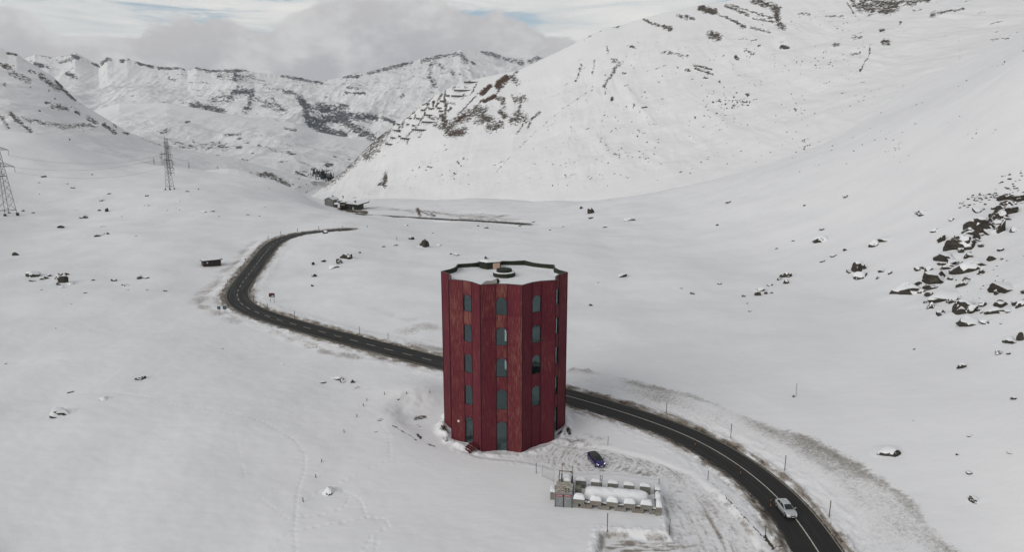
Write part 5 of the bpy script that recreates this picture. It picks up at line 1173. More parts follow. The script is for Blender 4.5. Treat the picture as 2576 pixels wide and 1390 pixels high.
rf = mb.build('roof', M['cont_top'], cont)
mb = MB()
for y, x0, x1 in ((.62, -.95, .35), (.72, -.6, .75), (1.3, -.3, .7), (1.75, -1.0, .2), (2.5, -.9, .9)): mb.box(((x0 + x1) / 2, y, CH + .065), (x1 - x0, .07, .03), rz=.02)
mb.build('rust_streak', M['rust'], rf)
for x in (.28, .72):
    mb = MB(); mb.lathe([(.10, 0), (.10, .40), (.07, .46), (.07, .54), (.02, .56)], (x, .42, CH + .05), 12); v_ = mb.build('roof_vent', M['black_trim'], cont); mb = MB(); mb.lathe([(.107, .2), (.107, .26)], (x, .42, CH + .05), 12); mb.build('vent_band', M['white'], v_)
# frame skip behind the container, with posts, fence panel and side blocks
def cpt(x, y, z=0): q = Vector(cont.location) + cx * x + cy * y; return Vector((q.x, q.y, float(gz(q.x, q.y)) + z))
sk = empty('skip', cpt(-.15, CL + 2.9, -.1), crz, 'open grey skip with rusty corner posts and snow inside, behind the container', 'skip')
mb = MB(); mb.box((0, 0, .75), (2.05, 1.7, 1.5)); mb.build('tub', M['cont'], sk)
for x in (-1.02, 1.02):
    for y in (-.84, .84): mb = MB(); mb.box((x, y, 1.05), (.14, .12, 2.1)); mb.build('corner_post', M['rust'] if y > 0 else M['cont_top'], sk)
mb = MB(); mb.box((0, .84, 2.05), (2.0, .10, .1)); mb.prism([(.55, .84, 2.0), (1.0, .84, 2.0), (1.0, .84, 1.65)], (0, -.04, 0), (0, .04, 0)); mb.build('top_rail', M['rust'], sk)
pillow('snow_load', 0, 0, 1.5, 2.0, 1.65, .45, 0, sk, 3, -.08)
o = block(-2.1, CL + 1.35, BH * .95, 1.45, .8, .8, 'block with a snow cushion wedged between container and skip', .45, 'conc2', crz - RZ, 41)
q = cpt(.05, CL + .75, 1.35); o.location = q
o = block(-3, 2.5, .5, .8, 1.7, 1.3, 'block with snow on top against the left side of the container', .45, 'conc', crz - RZ, 42); o.location = cpt(-CWd / 2 - .5, CL - .7, .0)
o = block(-3, 2.5, .5, .9, 1.2, 1.5, 'dark block standing between the container and the tank', .0, 'conc3', crz - RZ, 43); o.location = cpt(CWd / 2 + .75, CL - .5, .3)
for (x, y, lab) in ((-.55, CL + .25, 'pale pole with dark foot at the rear left corner of the container roof'), (1.05, CL - .3, 'pale pole with dark foot at the rear right corner of the container roof')):
    t_ = empty('roof_pole', cpt(x, y, 0), crz, lab, 'pole', 'poles behind the container')
    mb = MB(); mb.bar((0, 0, 0), (0, 0, 3.4), .11, 8); mb.build('pole_foot', M['black_trim'], t_)
    mb = MB(); mb.bar((0, 0, 3.4), (0, 0, 5.0), .075, 8); mb.bar((0, 0, 5.0), (0, 0, 5.25), .045, 8); mb.build('pole_shaft', M['cont'], t_)
a = at(*ZE(148, 405)); b = at(*ZE(300, 478)); fe = empty('mesh_fence', a, math.atan2(b.y - a.y, b.x - a.x), 'thin wire mesh fence panel left of the skip', 'fence'); FL = (b - a).length
mb = MB()
for x in (0, FL): mb.bar((x, 0, -.3), (x, 0, 1.9), .028, 6)
for z in (.1, 1.9): mb.bar((0, 0, z), (FL, 0, z), .022, 6)
mb.build('frame', M['cont'], fe)
mb = MB(); nw_ = int(FL / .16)
for i in range(1, nw_): mb.bar((FL * i / nw_, 0, .1), (FL * i / nw_, 0, 1.9), .007, 3)
for i in range(1, 8): mb.bar((0, 0, .1 + i * .225), (FL, 0, .1 + i * .225), .006, 3)
mb.build('wire_mesh', M['cont'], fe)
q = yard(2.05, dback - .9, .8); gt_ = MB(); gt_.path([(0, 0, 0), (0, 0, .75), (.55, 0, .75), (.55, 0, 0)], .022); tag(gt_.build('rail', M['dgrey'], None, False, q, RZ), 'small bent steel rail between the first two back blocks', 'rail')
# ------------------------------------------------------------------ boulders
def rock_mat():
    m, t = newmat('snowy_boulder')
    g = t.n('ShaderNodeNewGeometry'); ob = t.n('ShaderNodeTexCoord').outputs['Object']; oi = t.n('ShaderNodeObjectInfo').outputs['Random']
    off = t.n('ShaderNodeVectorMath', operation='ADD', inp={0: ob, 1: (0, 0, 0)}); t.t.links.new(t.n('ShaderNodeCombineXYZ', inp={0: t.math('MULTIPLY', oi, 40.), 1: t.math('MULTIPLY', oi, 17.), 2: 0.}).outputs[0], off.inputs[1])
    v = off.outputs[0]
    n = t.noise(v, 1.6, 6, .65); n2 = t.noise(t.mapv(v, (1, 1, 4), (.4, .3, 0)), 2.5, 5, .7)
    nz = t.n('ShaderNodeSeparateXYZ', inp={0: g.outputs['Normal']}).outputs[2]
    rc = t.mix(t.smooth(n2, .3, .7), (.019, .017, .015), (.078, .067, .053)); rc = t.mix(t.math('MULTIPLY', t.smooth(n, .5, .75), .5), rc, (.12, .105, .08)); rc = t.mix(t.math('MULTIPLY', oi, .3), rc, (.06, .055, .05))
    s = t.math('ADD', nz, t.math('MULTIPLY', t.math('SUBTRACT', n, .5), .95)); s = t.math('ADD', s, t.math('MULTIPLY', t.math('SUBTRACT', oi, .5), .22))
    c = t.mix(t.smooth(s, .60, .67), rc, SNOW)
    t.out(c, .85, t.math('ADD', n2, n), .5, .12, .2); return m
M['rock'] = rock_mat()
import bmesh
ROCKS = []
def rock_mesh(seed, sub=3):
    r_ = random.Random(seed); bm = bmesh.new(); bmesh.ops.create_icosphere(bm, subdivisions=sub, radius=1)
    planes = [(Vector((r_.gauss(0, 1), r_.gauss(0, 1), r_.gauss(.1, .8))).normalized(), r_.uniform(.42, .82)) for _ in range(9)]
    P = np.array([v.co[:] for v in bm.verts])
    for nrm, d in planes:
        k = P @ np.array(nrm); over = np.clip(k - d, 0, None); P = P - over[:, None] * np.array(nrm)[None] * .93
    nn = fbm(P[:, 0] * 1.5 + seed * 3.1, P[:, 1] * 1.5 + P[:, 2] * 1.9, 4, seed); P = P * (1 + .16 * nn)[:, None]
    mx = np.abs(P).max(0); P = P / mx
    for v, p in zip(bm.verts, P): v.co = p
    me = bpy.data.meshes.new('boulder'); bm.to_mesh(me); bm.free()
    for p in me.polygons: p.use_smooth = False
    me.materials.append(M['rock']); return me
ROCKS = [rock_mesh(100 + i) for i in range(12)]; SMALLR = [rock_mesh(300 + i, 2) for i in range(8)]
def cap_mesh(me, seed, sx, sy, sz):
    """snow lying on the upper faces of a boulder"""
    bm = bmesh.new(); bm.from_mesh(me)
    th = .55
    kill = []
    for f in bm.faces:
        n = f.normal; nw = Vector((n.x / sx, n.y / sy, n.z / sz)).normalized(); c = f.calc_center_median()
        if nw.z + (.45) * float(perlin(c.x * 1.6 + seed, c.y * 1.6, seed)) < th or c.z < -.1: kill.append(f)
    bmesh.ops.delete(bm, geom=kill, context='FACES')
    if len(bm.faces) < 6: bm.free(); return None
    for v in bm.verts:
        b = any(e.is_boundary for e in v.link_edges)
        v.co = v.co * 1.012 + Vector((0, 0, (.0 if b else .09)))
    bmesh.ops.smooth_vert(bm, verts=[v for v in bm.verts if not any(e.is_boundary for e in v.link_edges)], factor=.5, use_axis_x=True, use_axis_y=True, use_axis_z=True)
    m2 = bpy.data.meshes.new('snow_cap'); bm.to_mesh(m2); bm.free()
    for p in m2.polygons: p.use_smooth = True
    m2.materials.append(M['snow']); return m2
BL = []   # (u, v_base, w, h)
def zl(fn, k, lst): 
    for X, Y, w, h in lst: u, v = fn(X, Y); BL.append((u, v, w * .66788 / k, h * .66788 / k))
zl(Z6, 1.8983, [(1780,865,205,115),(1980,790,215,135),(1935,832,110,60),(2160,558,175,130),(2235,490,115,85),(2300,430,190,120),(2420,430,65,115),(2050,630,180,60),(2210,702,190,105),(2082,668,64,50),(2050,905,245,78),(1922,972,60,62),(1995,1022,80,62),(2190,1000,165,115),(2235,1080,170,72),(2322,1083,72,30),(2400,1002,125,52),(2490,992,62,30),(2480,828,190,95),(2420,790,62,60),(2392,872,50,60),(2560,962,70,75),(2500,1217,112,62),(2565,1202,45,95),(2415,1297,52,36),(2470,1302,32,20),(2145,820,82,72),(2190,772,72,36),(2288,722,42,46),(2350,632,52,46),(2270,282,75,55),(2485,300,125,65),(2480,250,92,52),(2460,342,82,26),(2070,341,42,22),(2000,492,62,58),(1960,416,62,30),(2282,532,42,30),(1400,712,86,90),(1442,752,104,60),(1350,716,62,32),(1572,712,62,34),(1622,726,32,36),(1530,762,26,26),(1528,522,72,58),(1605,492,110,26),(1298,561,30,20),(1140,492,112,48),(1138,411,42,12),(887,752,82,48),(875,797,42,44),(830,772,52,26),(765,812,44,32),(700,852,74,44),(680,882,52,36),(735,871,32,32),(775,866,22,16),(577,891,32,20),(595,941,27,10),(615,997,26,15),(208,872,52,16),(130,832,32,8),(397,802,36,18),(385,380,22,13),(932,491,32,10),(810,548,27,12),(1310,177,42,22),(1793,1269,18,16),(1872,292,82,22),(1825,294,42,10),(467,217,42,15),(1010,239,22,12),(2250,640,90,40),(1850,700,70,40),(2130,930,60,30),(2350,1010,50,26),(2060,770,60,40),(1870,860,60,36),(2420,560,40,26),(2520,420,60,40),(1140,640,60,14),(1230,600,50,16)])
zl(Z4, 1.9815, [(235,782,112,66),(468,832,62,84),(425,800,60,50),(452,770,70,40),(312,802,62,36),(362,776,42,30),(430,842,32,26),(230,816,42,16),(520,841,64,12),(455,863,42,13),(300,879,27,9),(630,904,27,11),(690,809,27,13),(845,812,42,24),(1040,797,48,42),(1088,793,36,22),(925,853,62,19),(950,879,27,11),(1095,881,17,13),(1230,889,27,16),(445,416,42,24),(722,481,42,22),(775,468,46,15),(803,463,22,22),(765,406,32,9),(795,293,32,32),(738,288,24,13),(600,344,32,13),(630,343,42,24),(755,214,42,16),(810,163,32,13),(1090,179,30,17),(1100,251,36,13),(1395,144,27,7),(540,118,30,11),(1515,299,42,11),(1585,293,32,9),(1845,319,27,13),(1330,219,32,9),(1012,477,20,7),(105,622,44,34),(245,304,24,9),(165,291,27,15),(285,78,20,6),(495,83,24,7),(1480,128,10,16),(320,36,36,20),(685,18,18,9)])
zl(Z5, 1.9815, [(985,564,78,78),(1095,546,38,16),(885,501,46,36),(1222,621,50,22),(1185,613,20,13),(1450,647,34,27),(1445,417,46,27),(1390,402,22,13),(158,692,22,34),(235,669,46,24),(312,720,62,44),(345,684,54,46),(405,650,92,52),(165,781,36,32),(150,852,22,24),(2230,307,56,52),(2230,346,42,16),(2160,272,26,22),(2525,364,72,44),(2470,782,72,30),(2230,998,32,22),(2360,206,27,13),(680,558,27,11),(765,549,50,9),(505,603,17,15),(850,398,32,13),(1800,372,27,11),(1700,402,22,13),(242,457,40,32),(1050,455,14,11),(1925,433,20,10),(2025,408,18,8),(2340,412,40,14),(2285,825,16,10)])
zl(Z7, 1.5153, [(320,338,126,54),(585,242,60,20),(395,201,32,10),(800,127,64,16),(1838,146,34,15),(1925,124,62,30),(1950,139,36,20),(2012,143,28,24),(2040,173,36,14),(1880,783,84,58),(2168,359,38,12),(2143,425,20,7),(2272,241,16,9),(28,34,16,10),(1610,37,24,6)])
zl(Z8, 1.8983, [(1625,702,146,92),(2195,564,44,22),(2100,696,24,20),(2485,684,38,17),(2190,832,44,26),(2235,1032,86,32),(2512,296,42,27),(932,280,26,20),(1787,450,13,7),(2142,70,66,62)])
LAND = [('the timber hut', 535, 668), ('the twin blue signs', 557, 785), ('the dark picture board', 684, 757), ('the leftmost pylon', 20, 540), ('the twin pylons', 425, 478), ('the left rock pair', 118, 712), ('the tower roof', 1269, 660), ('the silver car', 1976, 1290), ('the hollow left of the tower', 1045, 1060), ('the grey inn', 880, 520), ('the road bend', 640, 700), ('the heart-shaped boulder', 2365, 705), ('the steep boulder stack', 2420, 620), ('the round boulder by the road', 2240, 1145), ('the triangular boulder', 2440, 785), ('the arch-shaped boulders', 2165, 690), ('the inn road bank', 1120, 540), ('the lone white-capped boulder', 1068, 625), ('the mid-slope rock rib', 1955, 725), ('the lone left boulder', 140, 1050), ('the rocks beside the tower', 850, 960), ('the lowest right boulder', 2550, 860)]
ORDN = ['nearest', 'second nearest', 'third nearest', 'fourth nearest', 'fifth nearest', 'sixth nearest', 'seventh nearest', 'eighth nearest', 'ninth nearest', 'tenth nearest', 'eleventh nearest', 'twelfth nearest', 'thirteenth nearest', 'fourteenth nearest', 'fifteenth nearest', 'sixteenth nearest', 'seventeenth nearest', 'eighteenth nearest', 'nineteenth nearest', 'twentieth nearest']
SPECIAL = {0: 'broad dome-shaped boulder with snow patches at the left end of the boulder field', 1: 'large heart-shaped boulder with white top in the middle of the boulder field', 3: 'tall dark boulder with white scoop at the upper centre of the boulder stack', 5: 'long slab with snow on it at the top of the boulder stack', 13: 'triangular boulder holding a snow wedge at the lower edge of the boulder field', 14: 'bare brown boulder lowest in the boulder field, pointed at its right'}
SPECIAL[38] = 'arch-shaped boulder left of the boulder field with snow inside its arch'
rng = random.Random(12)
pts = hits([(b[0], b[1]) for b in BL])
cls = {}
meta = []
for i, (u, v, w, h) in enumerate(BL):
    j = min(range(len(LAND)), key=lambda q: (LAND[q][1] - u) ** 2 + 2.2 * (LAND[q][2] - v) ** 2)
    du = u - LAND[j][1]; dv = v - LAND[j][2]
    dirn = ('right of' if du > 0 else 'left of') if abs(du) > 1.5 * abs(dv) else ('in front of' if dv > 0 else 'behind')
    cls.setdefault((j, dirn), []).append((math.hypot(du, 1.5 * dv), i)); meta.append((j, dirn))
rank = {}
for k, l in cls.items():
    for q, (_, i) in enumerate(sorted(l)): rank[i] = q
for i, (u, v, w, h) in enumerate(BL):
    p = pts[i]; k = mpp(p); W_ = w * k * ((1.24 if u > 2080 and 450 < v < 900 else 1.1) if w > 12 else 1.); dep = PITCH + math.atan((v - CY) / F); Hh = h * k
    big = w > 15; me = (ROCKS if big else SMALLR)[rng.randrange(12 if big else 8)]
    ry = W_ * .42; hz = max(.30 * W_, (Hh - .8 * ry * math.sin(dep)) / math.cos(dep)); hz = min(hz, 1.3 * W_)
    rot = rng.uniform(-.5, .5) + (PI if rng.random() < .5 else 0)
    size = 'huge' if w > 55 else 'large' if w > 25 else 'medium' if w > 12 else 'small' if w > 7 else 'tiny'
    shp = 'flat' if h < .42 * w else 'upright' if h > .95 * w else 'angular'
    j, dirn = meta[i]
    lab = SPECIAL.get(i) or f'{size} {shp} rock, {ORDN[min(rank[i], 19)]} one {dirn} {LAND[j][0]}'
    o = bpy.data.objects.new('boulder', me); link(o)
    o.scale = (W_ * .54, ry, hz * .86); o.location = (p[0], p[1] + ry * .62, float(gz(p[0], p[1] + ry * .62)) + hz * .02); o.rotation_euler = (rng.uniform(-.12, .12), rng.uniform(-.15, .15), rot)
    tag(o, lab, 'rock', 'rocks poking out of the snow')
    if w > 20:
        cm = cap_mesh(me, i, W_ * .54, ry, hz * .86)
        if cm: link(bpy.data.objects.new('snow_cap', cm), o)
        nA, nB = 22, 8; tt = np.linspace(0, 2 * PI, nA + 1)[:-1]; rr_ = np.linspace(.0, 1, nB); px_ = o.location.x; py_ = o.location.y
        ext = 1.75 + .35 * perlin(np.cos(tt) * 1.3 + i, np.sin(tt) * 1.3, 4)
        gx_ = px_ + rr_[:, None] * ext[None] * np.cos(tt)[None] * W_ * .54; gy_ = py_ + W_ * .12 + rr_[:, None] * ext[None] * np.sin(tt)[None] * ry
        hz_ = gz(gx_, gy_) + hz * .20 * (1 - rr_[:, None] ** 2) ** 2 * (.75 + .7 * perlin(gx_ / W_ * 1.4, gy_ / W_ * 1.4, i % 9)) - .12 * rr_[:, None] ** 3
        Vd = np.stack([gx_, gy_, hz_], -1).reshape(-1, 3); Qd = np.array([(a * nA + b, a * nA + (b + 1) % nA, (a + 1) * nA + (b + 1) % nA, (a + 1) * nA + b) for a in range(nB - 1) for b in range(nA)])
        dr_ = mesh_np('snow_drift', Vd, Qd[:, ::-1], M['snow'], True); bpy.context.view_layer.update(); dr_.parent = o; dr_.matrix_parent_inverse = o.matrix_world.inverted()
band_ = [(1760, 850), (1960, 740), (2080, 620), (2180, 500), (2300, 390), (2400, 310), (2500, 230), (2600, 150)]
low_ = [(1950, 900), (2100, 960), (2250, 1000), (2420, 960), (2600, 900)]
bp = []
for q in range(92):
    L_ = band_ if q < 72 else low_; f = rng.random() * (len(L_) - 1.001); j = int(f); f -= j
    X = L_[j][0] + (L_[j + 1][0] - L_[j][0]) * f + rng.gauss(0, 38); Y = L_[j][1] + (L_[j + 1][1] - L_[j][1]) * f + rng.gauss(0, 28); bp.append(Z6(X, Y))
for (u, v), p in zip(bp, hits(bp)):
    w = rng.uniform(9, 30) if rng.random() < .6 else rng.uniform(26, 46); W_ = w * mpp(p); o = bpy.data.objects.new('boulder', ROCKS[rng.randrange(12)]); link(o)
    hz = W_ * rng.uniform(.35, .75); o.scale = (W_ * .54, W_ * .36, hz * .8); o.location = (p[0], p[1] + W_ * .2, p[2] + hz * .05); o.rotation_euler = (rng.uniform(-.3, .3), rng.uniform(-.35, .35), rng.uniform(-.9, .9))
    tag(o, 'jagged dark block wedged into the continuous boulder band climbing the right slope', 'rock', 'blocks of the right boulder band')
# stones sprinkled up the right slope and small ones scattered on the floor
def scatter(n, fn, label, group, wr, base=None):
    P_ = [fn() for _ in range(n)]; hp = hits(P_)
    for (u, v), p in zip(P_, hp):
        w = rng.uniform(*wr); W_ = w * mpp(p); o = bpy.data.objects.new('stone', SMALLR[rng.randrange(8)]); link(o)
        o.scale = (W_ * .5, W_ * rng.uniform(.3, .5), W_ * rng.uniform(.22, .42)); o.location = (p[0], p[1], p[2] + W_ * .12); o.rotation_euler = (0, rng.uniform(-.3, .3), rng.uniform(-.6, .6))
        tag(o, label, 'stone', group)
def f1():
    t = rng.random() ** .8; X = 2100 + 480 * t + rng.gauss(0, 30); Y = 215 - 190 * t + rng.gauss(0, 26) + 30; return Z6(min(X, 2590), max(Y, -20))
scatter(80, f1, 'small dark stone among many sprinkled along the rib above the boulder field', 'stones sprinkled above the boulder field', (3, 9))
def f2(): return Z6(rng.gauss(2200, 160), rng.gauss(720, 170))
scatter(40, f2, 'small dark stone lying between the big boulders of the right slope', 'stones between the big boulders', (3, 9))
def f3(): X = rng.uniform(900, 2560); return Z3(X, 1180 - (X - 900) * .28 + rng.uniform(-160, 90))
scatter(46, f3, 'tiny dark stone dotting the smooth upper right snow slope', 'stones dotting the upper right slope', (2.2, 5.5))
def f4(): return (rng.uniform(20, 800), rng.uniform(560, 990) if rng.random() < .3 else rng.uniform(470, 560))
scatter(22, f4, 'tiny dark stone lost in the wide snowfield left of the road', 'stones in the left snowfield', (2.2, 4.5))
def f5(): return Z3(rng.gauss(1660, 55), rng.gauss(1080, 28))
scatter(18, f5, 'tiny dark stone in the loose clump on the upper right slope', 'stones in the upper right clump', (2, 4.5))
# ------------------------------------------------------------------ snow poles and marker posts
def pole_mat():
    m, t = newmat('orange_black_bands'); z = t.n('ShaderNodeSeparateXYZ', inp={0: t.n('ShaderNodeTexCoord').outputs['Object']}).outputs[2]
    f = t.math('FRACT', t.math('MULTIPLY', z, 1.1)); t.out(t.mix(t.math('GREATER_THAN', f, .5), (.02, .018, .016), (.33, .15, .05)), .6); return m
M['band'] = pole_mat(); M['pole'] = simple('dark_snow_pole', (.035, .033, .034), .7, .3, 3); M['pole_brown'] = simple('brown_snow_pole', (.10, .05, .03), .7, .3, 3)
def pole(u, v, vt, label, m='pole', r=.05, group='snow poles along the road', p=None, cap=True):
    p = at(u, v) if p is None else p; d = math.hypot(p.x, p.y)
    # height from the photo row of its top
    hgt = (HC + p.y * float(t_of(vt))) - p.z; hgt = max(.5, min(hgt, 6.5))
    r = max(r, mpp(p) * .55)
    o = empty('snow_pole', p, 0, label, 'pole', group)
    mb = MB(); mb.bar((0, 0, -.4), (rng.uniform(-.05, .05), 0, hgt * .94), r, 6); sh = mb.build('shaft', M[m], o)
    if cap: mb = MB(); mb.bar((0, 0, hgt * .94), (0, 0, hgt), r * 1.1, 6); mb.build('tip', M['pole'], o)
    return o
def P8(X, Y, Yt, l, **k): u, v = Z8(X, Y); pole(u, v, Z8(X, Yt)[1], l, **k)
P8(18, 392, 322, 'tall dark pole on the far roadside, right behind the tower', r=.06); P8(478, 572, 472, 'tall dark pole on the outer verge, second right of the tower', r=.06); P8(864, 805, 698, 'tall dark pole on the outer verge midway between tower and silver car', r=.06); P8(1182, 1140, 1022, 'tall dark pole on the outer verge right beside the silver car', r=.06)
P8(224, 642, 578, 'orange and black post on the inner road edge nearest the tower', m='band', r=.06, cap=False); P8(547, 847, 772, 'orange and black post on the inner road edge halfway to the silver car', m='band', r=.06, cap=False); P8(763, 1082, 1008, 'orange and black post just left of the silver car', m='band', r=.06, cap=False)
P8(315, 874, 806, 'short dark pole on the snow strip between yard and road'); P8(725, 1278, 1204, 'short dark pole beside the muddy crack at the lower road edge'); P8(40, 1270, 1153, 'dark pole at the right end of the cut snow bank'); P8(945, 272, 180, 'thin pale brown pole standing alone in the right snowfield beside a stone', m='pole_brown', r=.04)
def PE(X, Y, Yt, l, **k): u, v = ZE(X, Y); pole(u, v, ZE(X, Yt)[1], l, **k)
PE(70, 365, 228, 'thin dark pole left of the mesh fence panel'); PE(995, 1130, 886, 'tall dark pole with blue tip at the left corner of the cut snow bank', r=.06); PE(1672, 512, 434, 'dark pole rising behind the right end of the block wall')
pole(1529, 1122, 1099, 'short thin pole behind the violet car'); pole(1421, 1095, 1080, 'dark post leaning at the right foot of the tower')
def PS(X, Y, Yt, l, **k): u, v = ZS(X, Y); pole(u, v, ZS(X, Yt)[1], l, **k)
PS(825, 352, 253, 'brownish pole on the outer verge level with the timber hut', m='pole_brown'); PS(590, 630, 520, 'brownish pole on the outer verge above the road bend', m='pole_brown'); PS(497, 790, 680, 'brownish pole at the apex of the road bend', m='pole_brown'); PS(1066, 922, 823, 'thin pole inside the road bend left of the picture board'); PS(1333, 1072, 960, 'thin pole in front of the picture board'); PS(1412, 1300, 1200, 'banded post on the near road edge below the bend', m='band', cap=False); PS(1045, 95, 22, 'brownish pole on the outer verge beyond the round sign', m='pole_brown'); PS(920, 1140, 1050, 'banded post at the outer side of the bend near the blue signs', m='band', cap=False)
for i, (X, Y, Yt) in enumerate(((2002, 500, 474), (2097, 470, 439), (2220, 445, 418), (2380, 430, 404), (2560, 425, 399))):
    u, v = Z4(X, Y); pole(u, v, Z4(X, Yt)[1], f'thin far pole on the upper road stretch, {["first", "second", "third", "fourth", "fifth"][i]} from the left')
for X, Y, Yt, l in ((505, 1210, 1152, 'tall thin pole on the far verge left of the tower'), (718, 1246, 1200, 'tall thin pole on the far verge closest to the tower on its left'), (332, 1247, 1208, 'banded post on the near verge among the lane dashes'), (20, 1087, 1034, 'tall thin pole on the far verge halfway between bend and tower'), (910, 1387, 1350, 'banded post on the near verge just left of the tower'), (200, 425, 404, 'faint pole beyond the end of the upper road'), (562, 412, 395, 'faint pole in the snow right of the vanishing road'), (782, 505, 480, 'faint lone pole in the middle snowfield')):
    u, v = Z5(X, Y); pole(u, v, Z5(X, Yt)[1], l, m='band' if 'banded' in l else 'pole')
M['old_wood'] = simple('weathered_post', (.10, .085, .07), .9, .3, 6)
for i, (X, Y, Yt) in enumerate(((2193, 210, 196), (2322, 206, 195), (2093, 245, 234), (2036, 338, 326), (1965, 427, 416), (1835, 596, 586), (1801, 684, 670), (1731, 823, 797), (2452, 199, 193), (2075, 276, 270))):
    u, v = Z7(X, Y); p = at(u, v); hgt = (HC + p.y * float(t_of(Z7(X, Yt)[1]))) - p.z
    mb = MB(); mb.bar((0, 0, -.3), (rng.uniform(-.1, .1), 0, max(.6, hgt)), .07, 6, .06); o = mb.build('fence_post', M['old_wood'], None, False, p)
    tag(o, f'short wooden post left of the tower, {["eighth", "ninth", "seventh", "sixth", "fourth", "third", "second", "first", "tenth", "fifth"][i]} of the line from the front', 'post', 'old fence posts left of the tower')
# ------------------------------------------------------------------ signs, hut
M['blue'] = simple('blue_sign', (.035, .075, .11), .5, .15, 3); M['boardred'] = simple('board_red', (.055, .014, .014), .5, .2, 2); M['steel'] = simple('galvanised_post', (.22, .23, .23), .5, .2, 5, metal=.4)
for X, l in ((430, 'left one of the two small blue signs outside the road bend'), (535, 'right one of the two small blue signs outside the road bend')):
    u, v = ZS(X, 1160); p = at(u, v); o = empty('blue_sign', p, 0, l, 'sign', 'blue signs at the bend'); k = mpp(p) * .66788 / 4.964; sw = 62 * k
    mb = MB(); mb.bar((0, 0, -.3), (0, 0, 138 * k), .05, 6); mb.build('post', M['steel'], o)
    mb = MB(); mb.bbox((0, -.05, 118 * k), (sw, .05, sw * .95), .02); sg_ = mb.build('panel', M['blue'], o)
    mb = MB(); mb.box((sw * .05, -.085, 122 * k), (sw * .42, .02, .06)); mb.box((-sw * .1, -.085, 112 * k), (sw * .3, .02, .05)); mb.build('lettering', M['steel'], sg_)
u, v = ZS(1420, 945); p = at(u, v); o = empty('picture_board', p, -.1, 'dark red board with a white mountain shape on two posts inside the bend', 'sign'); k = mpp(p) * .66788 / 4.964
mb = MB()
for x in (-36 * k, 36 * k): mb.bar((x, 0, -.3), (x, 0, 95 * k), .07, 6); mb2 = None
mb.build('post', M['steel'], o)
bw, bh, bz_ = 122 * k, 96 * k, 140 * k
mb = MB(); mb.bbox((0, -.04, bz_), (bw, .08, bh), .02); bd = mb.build('panel', M['white'], o)
mb = MB(); mb.box((0, -.095, bz_ + .05), (bw * .92, .02, bh * .80)); mb.build('picture', M['boardred'], bd)
mb = MB(); mb.box((bw * .0, -.115, bz_ - bh * .24), (bw * .86, .015, bh * .22)); mb.build('dark_base', M['black_trim'], bd)
mb = MB(); y_ = -.13; mb.prism([(-.10 * bw, y_, bz_ - .22 * bh), (.05 * bw, y_, bz_ - .02 * bh), (.14 * bw, y_, bz_ - .08 * bh), (.22 * bw, y_, bz_ - .0 * bh), (.40 * bw, y_, bz_ - .20 * bh), (.2 * bw, y_, bz_ - .16 * bh)], (0, 0, 0), (0, .015, 0)); mb.build('mountain_emblem', M['white'], bd)
mb = MB()
for i in range(4): mb.box((-.34 * bw + i * .075 * bw, y_, bz_ + bh * .26), (.05 * bw, .015, .06))
mb.build('lettering', M['beige'], bd)
for X, Y, l in ((920, 185, 'round traffic sign seen from behind on the outer verge near the hut'), (1328, 165, 'round traffic sign seen from behind on the inner road edge')):
    u, v = ZS(X, Y); p = at(u, v); o = empty('round_sign', p, 0, l, 'sign', 'round signs by the upper road'); k = mpp(p) * .66788 / 4.964
    mb = MB(); mb.bar((0, 0, -.3), (0, 0, 52 * k), .05, 6); mb.build('post', M['steel'], o)
    mb = MB(); mb.lathe([(.02, -.03), (14 * k, -.03), (14 * k, .03), (.02, .03)], (0, -.06, 52 * k), 18, axis='Y'); mb.build('disc', M['dgrey'], o)
M['hutwood'] = simple('dark_hut_boards', (.060, .050, .042), .9, .45, 1.2, .5, stretch=(7, 7, .5)); M['hutroof'] = simple('dark_hut_roof', (.045, .043, .045), .8, .2, 2)
a = at(*ZS(130, 278)); b = at(*ZS(465, 258)); wv_ = (b - a); WL = wv_.length; k = mpp(a) * .66788 / 4.964
hut = empty('timber_hut', (a + b) / 2, math.atan2(wv_.y, wv_.x), 'low dark timber hut with flat overhanging roof in the snow left of the road', 'hut'); hh = 112 * k
mb = MB(); mb.box((0, 1.6, hh / 2 - .3), (WL, 3.2, hh + .6)); mb.build('wall', M['hutwood'], hut)
mb = MB()
for i in range(24): mb.box((-WL / 2 + WL * (i + .5) / 24, -.02, hh / 2 - .2), (.05, .05, hh + .2))
mb.build('batten', M['hutroof'], hut)
mb = MB(); mb.box((.05, 1.45, hh + .06), (WL + 1.0, 4.2, .22), rx=-.02); rf = mb.build('roof', M['hutroof'], hut)
pillow('snow_cover', .05, 1.5, hh + .17, WL + .9, 4.0, .10, 0, rf, 3, 0)
mb = MB(); mb.box((-WL / 2 + WL * .23, -.04, hh * .68), (.55, .06, .5)); mb.build('window', M['white'], hut)
mb = MB(); mb.box((WL / 2 - .4, -.6, hh * .30), (.12, .12, hh * .6)); mb.box((-WL / 2 + .1, -.35, hh * .45), (.12, .12, hh * .9)); mb.build('roof_post', M['old_wood'], hut)
mb = MB(); mb.bar((-WL / 2 - .9, .1, -.2), (-WL / 2 - .9, .1, 1.1), .04); mb.bar((-WL / 2 - .9, .1, 1.1), (-WL / 2 - .1, .1, 1.0), .04); mb.build('side_rail', M['steel'], hut)
